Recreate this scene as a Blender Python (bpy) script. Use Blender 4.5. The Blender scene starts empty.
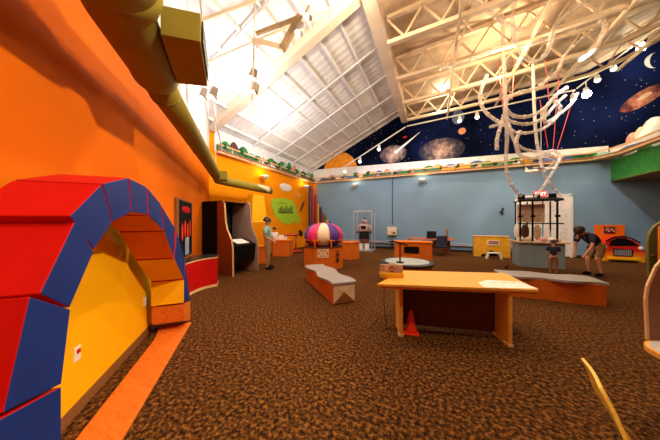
import bpy, bmesh, math, random
from mathutils import Vector, Matrix
random.seed(7)
C = bpy.context.scene
COL = C.collection
R = math.radians
H = 1.55; F = 225.0; TH = R(24.8)
ct, st = math.cos(TH), math.sin(TH)

# ------------------------------------------------------------ camera, world, lights, exposure
cd = bpy.data.cameras.new('camera'); cam = bpy.data.objects.new('camera', cd); COL.objects.link(cam)
cam.location = (0, 0, H); cam.rotation_euler = (R(90), 0, TH)
cd.sensor_width = 36; cd.lens = 36*F/660; cd.shift_y = 2/660; cd.clip_start = .05
C.camera = cam
W = bpy.data.worlds.new('world'); C.world = W; W.use_nodes = True
W.node_tree.nodes['Background'].inputs[0].default_value = (1, .8, .6, 1)
W.node_tree.nodes['Background'].inputs[1].default_value = .15
vs = C.view_settings; vs.view_transform = 'Standard'; vs.look = 'None'; vs.gamma = 1; vs.use_curve_mapping = False
vs.exposure = 0.42

def lamp(kind, loc, energy, color=(1, .78, .5), size=.1, aim=None, angle=100, blend=.6, shape=None):
    l = bpy.data.lights.new('lamp', kind); l.energy = energy; l.color = color
    if kind == 'AREA':
        l.size = size
        if shape: l.shape = 'RECTANGLE'; l.size_y = shape
    else: l.shadow_soft_size = size
    if kind == 'SPOT': l.spot_size = R(angle); l.spot_blend = blend
    o = bpy.data.objects.new('lamp', l); COL.objects.link(o); o.location = loc
    if aim is not None:
        o.rotation_euler = (Vector(aim)-Vector(loc)).to_track_quat('-Z', 'Y').to_euler()
    return o
WARM = (1, .74, .44); WHITE = (1, .88, .72)
lamp('POINT', (-4.5, 4.7, 5.0), 115, (1, .92, .82), .12)           # glare under the left roof slope
lamp('POINT', (-1.2, 4.4, 6.6), 260, (1, .80, .52), .14)           # beside the ridge beam
lamp('POINT', (2.0, 9.0, 6.3), 210, (1, .74, .42), .12)            # among the trusses
lamp('POINT', (5.2, 6.0, 6.6), 110, (1, .78, .5), .12)
lamp('POINT', (-5.0, 7.4, 4.5), 105, (1, .92, .82), .12)
lamp('SPOT', (1.2, 1.4, 6.6), 500, (1, .78, .5), .10, (-1.9, 3.4, 0), 84)
lamp('POINT', (1.4, 4.6, 6.2), 70, (1, .78, .5), .12)  # extra lamp without fixture, added to brighten the trusses
lamp('SPOT', (4.2, 2.4, 6.0), 1500, (1, .80, .52), .12, (-2.8, 1.2, .8), 36)  # narrow spot without fixture, added to brighten the arch and its yellow panel
lamp('SPOT', (-1.0, 8.2, 6.6), 420, (.95, .93, 1), .15, (-1.5, 13.3, 1.8), 90)   # added cool spots without fixtures, brightening the blue wall
lamp('SPOT', (4.0, 8.6, 6.8), 520, (1, .93, .88), .15, (4.6, 12.9, 1.2), 62)  # second added spot, brightens the white door

# ------------------------------------------------------------ pixel helpers (a place in the room for a point of the photo)
def ray(px, py):
    x = (px-330)/F; z = (222-py)/F
    return Vector((x*ct-st, x*st+ct, z))
O = Vector((0, 0, H))
def G(px, py, z=0.):
    d = ray(px, py); return O+d*((z-H)/d.z)
def V(px, py, n, c):
    n = Vector(n); d = ray(px, py); return O+d*((c-O.dot(n))/d.dot(n))
def D(px, py, y):                      # at depth y from the camera
    return O+ray(px, py)*y
U = Vector((-1, 1, 0)).normalized(); NN = Vector((-1, -1, 0)).normalized()    # along, and towards, the near wall
def NP(s, p, z): return U*s+NN*p+Vector((0, 0, z))
XL, YB = -7.42, 13.3
def LW(px, py, off=0): return V(px, py, (1, 0, 0), XL+off)
def BW(px, py, off=0): return V(px, py, (0, 1, 0), YB-off)

# ------------------------------------------------------------ materials
MT = {}
def mat(name, col, rough=.6, var=.12, scale=6., metal=0., emit=None, es=0., spec=.5, alpha=1., bump=0., bscale=60., wood=False, trans=0.):
    if name in MT: return MT[name]
    m = bpy.data.materials.new(name); m.use_nodes = True; nt = m.node_tree; N = nt.nodes; L = nt.links
    b = N['Principled BSDF']; b.inputs['Roughness'].default_value = rough; b.inputs['Metallic'].default_value = metal
    b.inputs['Specular IOR Level'].default_value = spec
    if trans: b.inputs['Transmission Weight'].default_value = trans
    tc = N.new('ShaderNodeTexCoord')
    nz = N.new('ShaderNodeTexNoise'); nz.inputs['Scale'].default_value = scale; nz.inputs['Detail'].default_value = 5
    src = tc.outputs['Object']
    if wood:
        mp = N.new('ShaderNodeMapping'); mp.inputs['Scale'].default_value = (1.2, 9, 9); L.new(src, mp.inputs[0]); src = mp.outputs[0]
        nz.inputs['Distortion'].default_value = 1.2
    L.new(src, nz.inputs['Vector'])
    r = N.new('ShaderNodeValToRGB'); c = Vector(col[:3])
    r.color_ramp.elements[0].position = .3; r.color_ramp.elements[1].position = .7
    r.color_ramp.elements[0].color = (*(c*(1-var)), 1); r.color_ramp.elements[1].color = (*[min(1, v*(1+var)) for v in c], 1)
    L.new(nz.outputs['Fac'], r.inputs[0]); L.new(r.outputs[0], b.inputs['Base Color'])
    if emit: b.inputs['Emission Color'].default_value = (*emit, 1); b.inputs['Emission Strength'].default_value = es
    if alpha < 1: b.inputs['Alpha'].default_value = alpha
    if bump:
        n2 = N.new('ShaderNodeTexNoise'); n2.inputs['Scale'].default_value = bscale; L.new(tc.outputs['Object'], n2.inputs['Vector'])
        bp = N.new('ShaderNodeBump'); bp.inputs['Strength'].default_value = bump; bp.inputs['Distance'].default_value = .01
        L.new(n2.outputs['Fac'], bp.inputs['Height']); L.new(bp.outputs[0], b.inputs['Normal'])
    MT[name] = m; return m
ORW = mat('orange wall paint', (.76, .155, .002), .8, .05, 1.5, bump=.1, spec=.08)
YEW = mat('yellow wall paint', (.98, .47, .003), .7, .04, 1.5, spec=.1)
ORY = mat('golden orange wall paint', (.95, .32, .002), .8, .05, 1.5, bump=.1, spec=.08)
BLW = mat('blue wall paint', (.20, .33, .47), .7, .08, .8, bump=.1, spec=.15)
NAV = None
RED = mat('red vinyl', (.52, .004, .003), .5, .1, 3, spec=.2)
BLU = mat('blue vinyl', (.009, .028, .18), .55, .12, 3, spec=.2)
ORV = mat('orange vinyl', (.85, .20, .006), .5, .10, 3, spec=.2)
YEV = mat('yellow vinyl', (.95, .50, .006), .5, .06, 3, spec=.2)
OAK = mat('orange stained wood', (.66, .15, .014), .5, .25, 5, wood=True, spec=.2)
PLY = mat('honey wood laminate', (.88, .42, .07), .4, .15, 4, wood=True, spec=.25)
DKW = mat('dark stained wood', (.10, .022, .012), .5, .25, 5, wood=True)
EDG = mat('pale plywood edge', (.78, .50, .24), .5, .1, 12)
OLV = mat('olive duct paint', (.30, .235, .035), .7, .08, 4, spec=.15)
OLD = mat('olive board', (.20, .16, .02), .5, .1, 6)
WHT = mat('white paint', (.80, .78, .74), .5, .05, 5)
ROOFM = mat('white roof steel', (.80, .80, .84), .7, .08, 3, spec=.15)
BEI = mat('beige roof boards', (.60, .46, .33), .7, .2, 3)
TRU = mat('cream truss paint', (.80, .64, .46), .5, .08, 5)
BEA = mat('cream beam paint', (.74, .62, .50), .55, .08, 2)
BLK = mat('black paint', (.006, .005, .006), .6, .2, 8, spec=.1)
DRK = mat('charcoal metal', (.03, .03, .032), .4, .2, 8, metal=.3)
GRY = mat('grey laminate', (.36, .34, .34), .35, .08, 8)
LGY = mat('light grey metal', (.50, .52, .55), .35, .06, 8, metal=.4)
BGY = mat('blue grey panel', (.22, .30, .33), .5, .08, 4)
TAN = mat('tan paper', (.62, .42, .28), .6, .2, 9)
SCR = mat('grey taupe panel', (.42, .30, .25), .55, .06, 5)
PAP = mat('white paper', (.86, .84, .80), .6, .04, 8)
CON = mat('orange cone plastic', (.95, .05, .012), .4, .05, 5)
GRE = mat('grass green paint', (.03, .26, .035), .6, .25, 6)
LIM = mat('lime green paint', (.42, .66, .02), .6, .15, 8)
PNK = mat('magenta fabric', (.78, .02, .16), .6, .08, 6)
VIO = mat('violet fabric', (.09, .03, .30), .6, .1, 6)
CRM = mat('cream fabric', (.86, .66, .46), .6, .06, 6)
YEL = mat('yellow box paint', (.85, .42, .015), .5, .08, 6)
TEA = mat('teal shirt fabric', (.30, .58, .56), .8, .1, 10)
KHA = mat('khaki cloth', (.34, .20, .09), .8, .12, 10)
SKI = mat('skin', (.62, .30, .18), .5, .06, 10)
HAI = mat('dark brown hair', (.03, .015, .01), .6, .2, 30)
NVY = mat('navy cloth', (.015, .02, .05), .8, .15, 10)
TUB = mat('clear plastic tube', (.92, .84, .78), .15, .03, 6, alpha=.42)
GLS = mat('showcase glass', (.10, .12, .13), .05, .02, 4, alpha=.04, spec=.3)
BRO = mat('brown board', (.26, .10, .03), .5, .15, 6, wood=True)
CHY = mat('yellow birch ply', (.80, .50, .06), .35, .1, 6, wood=True)
STE = mat('brushed steel', (.6, .6, .6), .3, .05, 20, metal=.9)
SNO = mat('snow white paint', (.82, .86, .92), .6, .1, 5)
SEA = mat('sea blue paint', (.05, .16, .45), .5, .2, 5)
PKR = mat('pink rock paint', (.75, .34, .30), .6, .25, 7)
LMP = mat('lamp glow', (1, .9, .7), .4, 0, 5, emit=(1, .85, .6), es=60)
LMS = mat('soft lamp glow', (1, .9, .7), .4, 0, 5, emit=(1, .86, .6), es=7)
EXR = mat('red sign glow', (.8, .05, .04), .4, 0, 5, emit=(1, .08, .05), es=.9)
EXW = mat('sign letter glow', (1, .8, .7), .4, 0, 5, emit=(1, .75, .65), es=2.5)

def carpet():
    m = bpy.data.materials.new('mottled brown carpet'); m.use_nodes = True; nt = m.node_tree; N = nt.nodes; L = nt.links
    b = N['Principled BSDF']; b.inputs['Roughness'].default_value = .95; b.inputs['Specular IOR Level'].default_value = .1
    tc = N.new('ShaderNodeTexCoord')
    n1 = N.new('ShaderNodeTexNoise'); n1.inputs['Scale'].default_value = 30; n1.inputs['Detail'].default_value = 3; n1.inputs['Roughness'].default_value = .6
    r = N.new('ShaderNodeValToRGB'); e = r.color_ramp.elements
    e[0].position = .36; e[0].color = (.016, .006, .002, 1); e[1].position = .66; e[1].color = (.27, .108, .023, 1)
    k = r.color_ramp.elements.new(.5); k.color = (.080, .030, .007, 1)
    L.new(tc.outputs['Object'], n1.inputs['Vector']); L.new(n1.outputs['Fac'], r.inputs[0]); L.new(r.outputs[0], b.inputs['Base Color'])
    n2 = N.new('ShaderNodeTexNoise'); n2.inputs['Scale'].default_value = 90; L.new(tc.outputs['Object'], n2.inputs['Vector'])
    bp = N.new('ShaderNodeBump'); bp.inputs['Strength'].default_value = .7; bp.inputs['Distance'].default_value = .02
    L.new(n2.outputs['Fac'], bp.inputs['Height']); L.new(bp.outputs[0], b.inputs['Normal'])
    return m
CAR = carpet()
def sky_mural():
    m = bpy.data.materials.new('night sky mural'); m.use_nodes = True; nt = m.node_tree; N = nt.nodes; L = nt.links
    b = N['Principled BSDF']; b.inputs['Roughness'].default_value = .9; b.inputs['Specular IOR Level'].default_value = .05
    tc = N.new('ShaderNodeTexCoord')
    base = N.new('ShaderNodeTexNoise'); base.inputs['Scale'].default_value = .5; base.inputs['Detail'].default_value = 4
    r = N.new('ShaderNodeValToRGB'); e = r.color_ramp.elements
    e[0].position = .35; e[0].color = (.001, .0015, .006, 1); e[1].position = .7; e[1].color = (.006, .014, .085, 1)
    L.new(tc.outputs['Object'], base.inputs['Vector']); L.new(base.outputs['Fac'], r.inputs[0])
    vo = N.new('ShaderNodeTexVoronoi'); vo.inputs['Scale'].default_value = 5; L.new(tc.outputs['Object'], vo.inputs['Vector'])
    s = N.new('ShaderNodeMath'); s.operation = 'LESS_THAN'; s.inputs[1].default_value = .09; L.new(vo.outputs['Distance'], s.inputs[0])
    mx = N.new('ShaderNodeMixRGB'); mx.inputs[2].default_value = (.45, .4, .4, 1); L.new(s.outputs[0], mx.inputs[0]); L.new(r.outputs[0], mx.inputs[1])
    L.new(mx.outputs[0], b.inputs['Base Color']); return m
NAV = sky_mural()
def dust(name, a, bcol):                # speckled painted nebula, sparse towards its rim
    m = bpy.data.materials.new(name); m.use_nodes = True; nt = m.node_tree; N = nt.nodes; L = nt.links
    b = N['Principled BSDF']; b.inputs['Roughness'].default_value = .7
    tc = N.new('ShaderNodeTexCoord'); nz = N.new('ShaderNodeTexNoise'); nz.inputs['Scale'].default_value = 3.5; nz.inputs['Detail'].default_value = 9; nz.inputs['Roughness'].default_value = .7
    L.new(tc.outputs['Object'], nz.inputs['Vector'])
    ln = N.new('ShaderNodeVectorMath'); ln.operation = 'LENGTH'; L.new(tc.outputs['Object'], ln.inputs[0])
    md = N.new('ShaderNodeMath'); md.operation = 'MULTIPLY_ADD'; md.inputs[1].default_value = -.42; md.inputs[2].default_value = .32
    L.new(ln.outputs['Value'], md.inputs[0])
    ad = N.new('ShaderNodeMath'); L.new(md.outputs[0], ad.inputs[0]); L.new(nz.outputs['Fac'], ad.inputs[1])
    r = N.new('ShaderNodeValToRGB'); e = r.color_ramp.elements
    e[0].position = .46; e[0].color = (.004, .007, .035, 1); e[1].position = .86; e[1].color = (*bcol, 1)
    k = e.new(.6); k.color = (*a, 1)
    L.new(ad.outputs[0], r.inputs[0]); L.new(r.outputs[0], b.inputs['Base Color']); return m
NEB = dust('nebula paint', (.12, .08, .10), (.75, .5, .4))
NEC = dust('red galaxy paint', (.16, .03, .03), (.8, .35, .25))

# ------------------------------------------------------------ mesh builder
class MB:
    def __init__(s): s.v = []; s.f = []; s.m = []; s.M = Matrix()
    def add(s, vs_, fs, mi=0):
        n = len(s.v); s.v += [s.M @ Vector(v) for v in vs_]; s.f += [[n+i for i in f] for f in fs]
        s.m += mi if isinstance(mi, list) else [mi]*len(fs); return s
    def box(s, c, d, rz=0, mi=0, rot=None):
        M = rot if rot else Matrix.Rotation(rz, 3, 'Z')
        vs_ = [Vector(c)+M @ Vector((d[0]/2*x, d[1]/2*y, d[2]/2*z)) for x in (-1, 1) for y in (-1, 1) for z in (-1, 1)]
        return s.add(vs_, [(0, 1, 3, 2), (4, 6, 7, 5), (0, 4, 5, 1), (2, 3, 7, 6), (0, 2, 6, 4), (1, 5, 7, 3)], mi)
    def prism(s, pts, ext, mi=0):           # 3D polygon pts swept by vector ext
        n = len(pts); e = Vector(ext); a = [Vector(p) for p in pts]
        fs = [list(range(n)), [n+i for i in reversed(range(n))]]+[(i, n+i, n+(i+1) % n, (i+1) % n) for i in range(n)]
        return s.add(a+[p+e for p in a], fs, mi)
    def cyl(s, a, b, r, r2=None, n=12, mi=0, cap=True):
        a = Vector(a); b = Vector(b); r2 = r if r2 is None else r2; q = (b-a).to_track_quat('Z', 'Y')
        vs_ = []
        for P, rr in ((a, r), (b, r2)):
            for i in range(n):
                t = 2*math.pi*i/n; vs_.append(P+q @ Vector((rr*math.cos(t), rr*math.sin(t), 0)))
        fs = [(i, (i+1) % n, n+(i+1) % n, n+i) for i in range(n)]
        if cap: fs += [list(reversed(range(n))), [n+i for i in range(n)]]
        return s.add(vs_, fs, mi)
    def tube(s, pts, r, n=8, mi=0, cap=True, closed=False):
        P = [Vector(p) for p in pts]; k = len(P); rs = r if isinstance(r, (list, tuple)) else [r]*k
        up = Vector((.13, .21, .97)); vs_ = []; prev = None
        for i in range(k):
            t = (P[min(i+1, k-1)]-P[max(i-1, 0)]).normalized()
            if prev is None:
                x = t.cross(up).normalized()
            else:
                x = (prev-t*prev.dot(t)).normalized()
            prev = x; y = t.cross(x)
            for j in range(n):
                a = 2*math.pi*j/n; vs_.append(P[i]+x*(rs[i]*math.cos(a))+y*(rs[i]*math.sin(a)))
        fs = [(i*n+j, i*n+(j+1) % n, (i+1)*n+(j+1) % n, (i+1)*n+j) for i in range(k-1) for j in range(n)]
        if cap: fs += [list(reversed(range(n))), [(k-1)*n+j for j in range(n)]]
        return s.add(vs_, fs, mi)
    def bar(s, a, b, w, h, mi=0):            # rectangular member from a to b
        a = Vector(a); b = Vector(b); t = (b-a).normalized(); x = t.cross(Vector((0, 0, 1)))
        x = x.normalized() if x.length > 1e-4 else Vector((1, 0, 0)); y = x.cross(t)
        q = [a+x*w/2*i+y*h/2*j for i, j in ((-1, -1), (1, -1), (1, 1), (-1, 1))]
        return s.prism(q, b-a, mi)
    def sph(s, c, r, n=14, m=9, mi=0, sc=(1, 1, 1), a0=0., a1=math.pi):
        c = Vector(c); vs_ = []
        for i in range(m+1):
            a = a0+(a1-a0)*i/m
            for j in range(n):
                t = 2*math.pi*j/n
                vs_.append(c+Vector((sc[0]*r*math.sin(a)*math.cos(t), sc[1]*r*math.sin(a)*math.sin(t), sc[2]*r*math.cos(a))))
        return s.add(vs_, [(i*n+j, (i+1)*n+j, (i+1)*n+(j+1) % n, i*n+(j+1) % n) for i in range(m) for j in range(n)], mi)
    def lathe(s, prof, c=(0, 0, 0), n=24, mi=0):
        c = Vector(c); k = len(prof); vs_ = [c+Vector((r*math.cos(2*math.pi*j/n), r*math.sin(2*math.pi*j/n), z)) for r, z in prof for j in range(n)]
        fs = [(i*n+j, i*n+(j+1) % n, (i+1)*n+(j+1) % n, (i+1)*n+j) for i in range(k-1) for j in range(n)]
        fs += [list(reversed(range(n))), [(k-1)*n+j for j in range(n)]]
        return s.add(vs_, fs, mi)
    def build(s, name, mats, parent=None, loc=(0, 0, 0), rz=0, bevel=0, smooth=False, inv=None):
        me = bpy.data.meshes.new(name)
        vv = s.v if inv is None else [inv @ v for v in s.v]
        me.from_pydata([tuple(v) for v in vv], [], s.f)
        mats = mats if isinstance(mats, (list, tuple)) else [mats]
        for m in mats: me.materials.append(m)
        for p, mi in zip(me.polygons, s.m): p.material_index = mi; p.use_smooth = smooth
        bm = bmesh.new(); bm.from_mesh(me); bmesh.ops.remove_doubles(bm, verts=bm.verts, dist=1e-5)
        bmesh.ops.recalc_face_normals(bm, faces=bm.faces); bm.to_mesh(me); bm.free()
        o = bpy.data.objects.new(name, me); COL.objects.link(o); o.location = loc; o.rotation_euler = (0, 0, rz)
        if parent: o.parent = parent
        if bevel:
            b = o.modifiers.new('bevel', 'BEVEL'); b.width = bevel; b.segments = 2; b.limit_method = 'ANGLE'
        return o
def tag(o, label, cat, group=None):
    o['label'] = label; o['category'] = cat
    if group: o['group'] = group
    return o
def thing(name, label, cat, loc=(0, 0, 0), rz=0, group=None):
    o = bpy.data.objects.new(name, None); COL.objects.link(o); o.location = loc; o.rotation_euler = (0, 0, rz)
    o.empty_display_size = .1
    return tag(o, label, cat, group)
def inv(o): return (Matrix.Translation(o.location) @ o.rotation_euler.to_matrix().to_4x4()).inverted()
def struct(name, mb, m, **k):
    o = mb.build(name, m, **k); o['kind'] = 'structure'; return o
def copy_tree(o, parent=None, loc=None, rz=None, label=None):
    c = o.copy(); COL.objects.link(c); c.parent = parent
    if loc is not None: c.location = loc
    if rz is not None: c.rotation_euler = (0, 0, rz)
    if label: c['label'] = label
    for ch in list(o.children): copy_tree(ch, c)
    return c
def solo(name, mb, m, label, cat, group=None, **k):      # single mesh thing, origin at base centre of its vertices
    lo = Vector([min(v[i] for v in mb.v) for i in range(3)]); hi = Vector([max(v[i] for v in mb.v) for i in range(3)])
    c = Vector(((lo.x+hi.x)/2, (lo.y+hi.y)/2, lo.z)); mb.v = [v-c for v in mb.v]
    return tag(mb.build(name, m, loc=c, **k), label, cat, group)
def text(name, body, size, m, parent, M, ext=.003):
    cu = bpy.data.curves.new(name, 'FONT'); cu.body = body; cu.size = size; cu.extrude = ext; cu.align_x = 'CENTER'; cu.align_y = 'CENTER'
    t = bpy.data.objects.new(name, cu); COL.objects.link(t)
    me = bpy.data.meshes.new_from_object(t); bpy.data.objects.remove(t)
    me.materials.clear(); me.materials.append(m)
    o = bpy.data.objects.new(name, me); COL.objects.link(o); o.parent = parent; o.matrix_local = M; return o
def smoothpath(P, k=6):
    P = [Vector(p) for p in P]; out = []
    for i in range(len(P)-1):
        p0 = P[max(i-1, 0)]; p1 = P[i]; p2 = P[i+1]; p3 = P[min(i+2, len(P)-1)]
        for j in range(k):
            t = j/k; out.append(.5*((2*p1)+(p2-p0)*t+(2*p0-5*p1+4*p2-p3)*t*t+(3*p1-p0-3*p2+p3)*t**3))
    out.append(P[-1]); return out

# ------------------------------------------------------------ setting
YS = -4.; XR = 12.5
RX = -1.49; ZE = 5.05; ZR = 7.8; SL = (ZR-ZE)/(RX-XL)
def zA(x): return ZE+SL*(x-XL)
BPX = [(RX, 7.62), (5.8, 8.15), (8.0, 9.2), (XR, 10.6)]
def zB(x):
    for (a, za), (b, zb) in zip(BPX, BPX[1:]):
        if x <= b: return za+(zb-za)*(x-a)/(b-a)
    return BPX[-1][1]
PNW = 1.30*math.sqrt(2)                 # near wall: x + y = -PNW
yc = -PNW-XL                            # its corner with the far wall
struct('floor', MB().box(((XL+XR)/2, (YS+YB)/2, -.05), (XR-XL+.6, YB-YS+.6, .1)), CAR)
xs = -PNW-YS                            # near wall meets the wall behind the camera
b = MB(); b.prism([(XL, yc, 0), (xs, YS, 0), (xs, YS, 4.15), (XL, yc, 4.15)], NN*.15)
struct('wall_left', b, ORW)
b = MB(); b.prism([(XL, yc, 4.15), (xs, YS, 4.15), (xs, YS, zB(xs)), (RX, -PNW-RX, zB(RX)), (RX, -PNW-RX, zA(RX)), (XL, yc, zA(XL))], NN*.15)
struct('wall_left_upper', b, ROOFM)
struct('wall_far_left', MB().prism([(XL, yc, 0), (XL, YB, 0), (XL, YB, ZE), (XL, yc, ZE)], (-.15, 0, 0)), ORY)
XO = BW(316.5, 200).x
ZM = 4.2
b = MB(); b.prism([(XO, YB, 0), (XR, YB, 0), (XR, YB, ZM), (XO, YB, ZM)], (0, .15, 0)); struct('wall_back', b, BLW)
b = MB(); b.prism([(XL, YB, 0), (XO, YB, 0), (XO, YB, ZM), (XL, YB, ZM)], (0, .15, 0)); struct('wall_back_corner', b, ORY)
b = MB(); b.prism([(XL, YB, ZM), (XR, YB, ZM), (XR, YB, zB(XR)), (8, YB, zB(8)), (5.8, YB, zB(5.8)), (RX, YB, zB(RX)), (RX, YB, ZR), (XL, YB, ZE)], (0, .15, 0)); struct('wall_back_gable', b, NAV)
struct('wall_right', MB().prism([(XR, YS, 0), (XR, YB, 0), (XR, YB, zB(XR)), (XR, YS, zB(XR))], (.15, 0, 0)), BLW)
struct('wall_front', MB().prism([(xs, YS, 0), (XR, YS, 0), (XR, YS, zB(XR)), (8, YS, zB(8)), (xs, YS, zB(xs))], (0, -.15, 0)), ORW)
# roof, left slope with ribbed steel deck
def deck(base, sc):
    m = base.copy(); m.name = base.name+' ribbed'; nt = m.node_tree; N = nt.nodes; L = nt.links
    tc = N.new('ShaderNodeTexCoord'); w = N.new('ShaderNodeTexWave'); w.inputs['Scale'].default_value = sc; w.bands_direction = 'Y'; w.wave_profile = 'SAW' if False else 'SIN'
    L.new(tc.outputs['Object'], w.inputs['Vector']); bp = N.new('ShaderNodeBump'); bp.inputs['Strength'].default_value = .45; bp.inputs['Distance'].default_value = .03
    L.new(w.outputs['Fac'], bp.inputs['Height']); L.new(bp.outputs[0], N['Principled BSDF'].inputs['Normal']); return m
b = MB(); b.prism([(XL, YB, ZE), (RX, YB, ZR), (RX, YS, ZR), (XL, YS, ZE)], (0, 0, .12)); struct('ceiling', b, deck(ROOFM, 1.2))
b = MB()
for (x0, z0), (x1, z1) in zip(BPX, BPX[1:]): b.prism([(x0, YB, z0), (x1, YB, z1), (x1, YS, z1), (x0, YS, z0)], (0, 0, .12))
struct('ceiling_right', b, deck(BEI, .8))
# purlins and rafters on the left slope
for i in range(9):
    x = XL+.35+i*.66
    struct('trim_%d' % (i+1), MB().bar((x, max(YS, -PNW-x)+.05, zA(x)-.06), (x, YB-.02, zA(x)-.06), .05, .10), ROOFM)
for i, y in enumerate((12.5, 10.9, 9.3, 7.7, 4.2, 2.6)):
    x0 = max(XL, -PNW-y)+.03
    struct('trim_%d' % (i+10), MB().bar((x0, y, zA(x0)-.12), (RX-.15, y, zA(RX-.15)-.12), .05, .06), ROOFM)
struct('trim_16', MB().bar((RX, YS, 7.42), (RX, YB-.02, 7.42), .34, .55), BEA)           # ridge beam
struct('trim_17', MB().bar((XL+.05, 5.62, ZE-.05), (RX-.18, 5.62, zA(RX-.18)-.22), .26, .34), BEA)   # rafter to the wall corner
struct('trim_18', MB().bar((XL+.02, YB-.12, ZE-.05), (RX-.18, YB-.12, zA(RX)-.1), .1, .14), ROOFM)
struct('trim_19', MB().bar((RX+.18, YB-.1, 7.5), (5.8, YB-.1, 8.03), .12, .2), BEA)
struct('trim_20', MB().bar((5.8, YB-.1, 8.03), (8.2, YB-.1, 9.15), .12, .2), BEA)
# baseboards
s1 = 9.15
b = MB(); b.prism([NP(-3, 1.30, 0), NP(s1, 1.30, 0), NP(s1, 1.285, 0), NP(-3, 1.285, 0)], (0, 0, .10)); struct('baseboard_left', b, BRO)
b = MB(); b.prism([(XO, YB-.02, 0), (XR, YB-.02, 0), (XR, YB, 0), (XO, YB, 0)], (0, 0, .12)); struct('baseboard_back', b, DRK)
b = MB(); b.prism([(XO, YB-.09, .32), (3.4, YB-.09, .32), (3.4, YB, .32), (XO, YB, .32)], (0, 0, .12)); struct('trim_21', b, LGY)

# open web trusses under the right roof
for k, y in enumerate((12.1, 10.3, 8.5, 6.7, 4.9, 3.0)):
    t = thing('roof_truss', 'cream open-web steel roof truss, %s counted from the star mural' % ['nearest to it', 'second', 'third', 'fourth', 'fifth', 'sixth'][k], 'truss', (RX+.2, y, 7.2), group='roof trusses')
    iv = inv(t); xx = [RX+.25+j*.95 for j in range(11)]
    b = MB()
    for a, c in zip(xx, xx[1:]): b.bar((a, y, zB(a)-.12), (c, y, zB(c)-.12), .11, .10)
    b.build('top_chord', TRU, t, inv=iv)
    b = MB()
    for a, c in zip(xx, xx[1:]): b.bar((a, y, zB(a)-.85-.10*math.sin((a-RX)*.4)), (c, y, zB(c)-.85-.10*math.sin((c-RX)*.4)), .13, .11)
    b.build('bottom_chord', TRU, t, inv=iv)
    for a, c in zip(xx, xx[1:]):
        m_ = (a+c)/2
        MB().bar((a, y, zB(a)-.16), (m_, y, zB(m_)-.84), .05, .05).bar((m_, y, zB(m_)-.84), (c, y, zB(c)-.16), .05, .05).build('web_bar', TRU, t, inv=iv)
for k, x in enumerate((.6, 2.6, 4.6, 6.6)):
    b = MB()
    b.bar((x, 1.5, zB(x)-.95), (x, 12.9, zB(x)-.95), .07, .10)
    for y in (3.9, 7.5, 11.2):
        b.bar((x, y-.9, zB(x)-.92), (x+.5, y+.9, zB(x)-.15), .05, .05); b.bar((x, y+.9, zB(x)-.92), (x+.5, y-.9, zB(x)-.15), .05, .05)
    struct('trim_%d' % (22+k), b, TRU)

# ------------------------------------------------------------ rail shelf with the model landscape
def wallbox(z0, z1, d):          # runs along the far-left wall and the back wall
    return [(XL, yc+.1), (XL, YB), (5.75, YB)]
b = MB(); dS = .22
b.prism([(XL+.005, yc+.2, 4.12), (XL+dS, yc+.2, 4.12), (XL+dS, YB-dS, 4.12), (5.95, YB-dS, 4.12), (6.3, YB-.8, 4.12), (6.36, 12.2, 4.12), (6.36, 10.6, 4.12), (6.58, 10.6, 4.12), (6.6, YB-.005, 4.12), (XL+.005, YB-.005, 4.12)], (0, 0, .06))
sh = thing('train_shelf', 'long narrow shelf carrying the model train landscape along two walls', 'shelf', (XL+.2, YB-.2, 4.12)); iv = inv(sh)
b.build('shelf_board', EDG, sh, inv=iv)
for zz, mm in ((4.22, mat('brown rail wood', (.35, .13, .05), .5, .2, 6)), (4.42, EDG)):
    b = MB(); b.bar((XL+dS, yc+.2, zz), (XL+dS, YB-dS, zz), .04, .05); b.bar((XL+dS, YB-dS, zz), (5.9, YB-dS, zz), .04, .05)
    pts = [(5.9, YB-dS, zz), (6.2, YB-.62, zz), (6.36, 12.3, zz), (6.4, 11.7, zz), (6.4, 10.6, zz)]
    for a, c in zip(pts, pts[1:]): b.bar(a, c, .04, .05)
    b.build('guard_rail', mm, sh, inv=iv)
b = MB()
for i in range(12): b.box((XL+dS, yc+.6+i*.62, 4.3), (.03, .03, .3))
for i in range(19): b.box((XL+.8+i*.69, YB-dS, 4.3), (.03, .03, .3))
o_ = b.build('rail_posts', BRO, sh, inv=iv)
b = MB(); b.prism([(XL+.01, yc+.2, 4.18), (XL+.01, YB, 4.18), (XL+.01, YB, 5.04), (XL+.01, yc+.2, 5.04)], (.015, 0, 0)); b.build('mural_backdrop', SNO, sh, inv=iv)
b = MB(); b.prism([(XL+.03, YB-.01, 4.18), (6.55, YB-.01, 4.18), (6.55, YB-.01, 4.70), (XL+.4, YB-.01, 5.05), (XL+.03, YB-.01, 4.95)], (0, -.015, 0)); b.build('mural_backdrop', SNO, sh, inv=iv)
for i in range(17):      # scenery painted on the backdrops
    y0 = yc+.35+i*.43; hgt = .42+.30*random.random(); L2 = .6+.5*random.random()
    MB().prism([(XL+.034, y0+L2*j/8, 4.19+(hgt*math.sin(math.pi*j/8)**.6 if 0 < j < 8 else 0)) for j in range(9)], (.004+.0008*i, 0, 0)).build('painted_hill', [GRE, DKW, GRE, TEA, GRE, PKR][i % 6], sh, inv=iv)
for i in range(26):
    x0 = XL+.5+i*.52; hgt = .26+.2*random.random(); L2 = .5+.6*random.random()
    MB().prism([(x0+L2*j/8, YB-.034, 4.19+(hgt*math.sin(math.pi*j/8)**.6 if 0 < j < 8 else 0)) for j in range(9)], (0, -.004-.0008*i, 0)).build('painted_hill', [SEA, PKR, SEA, GRE, TEA, GRE, YEL][i % 7], sh, inv=iv)
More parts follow.
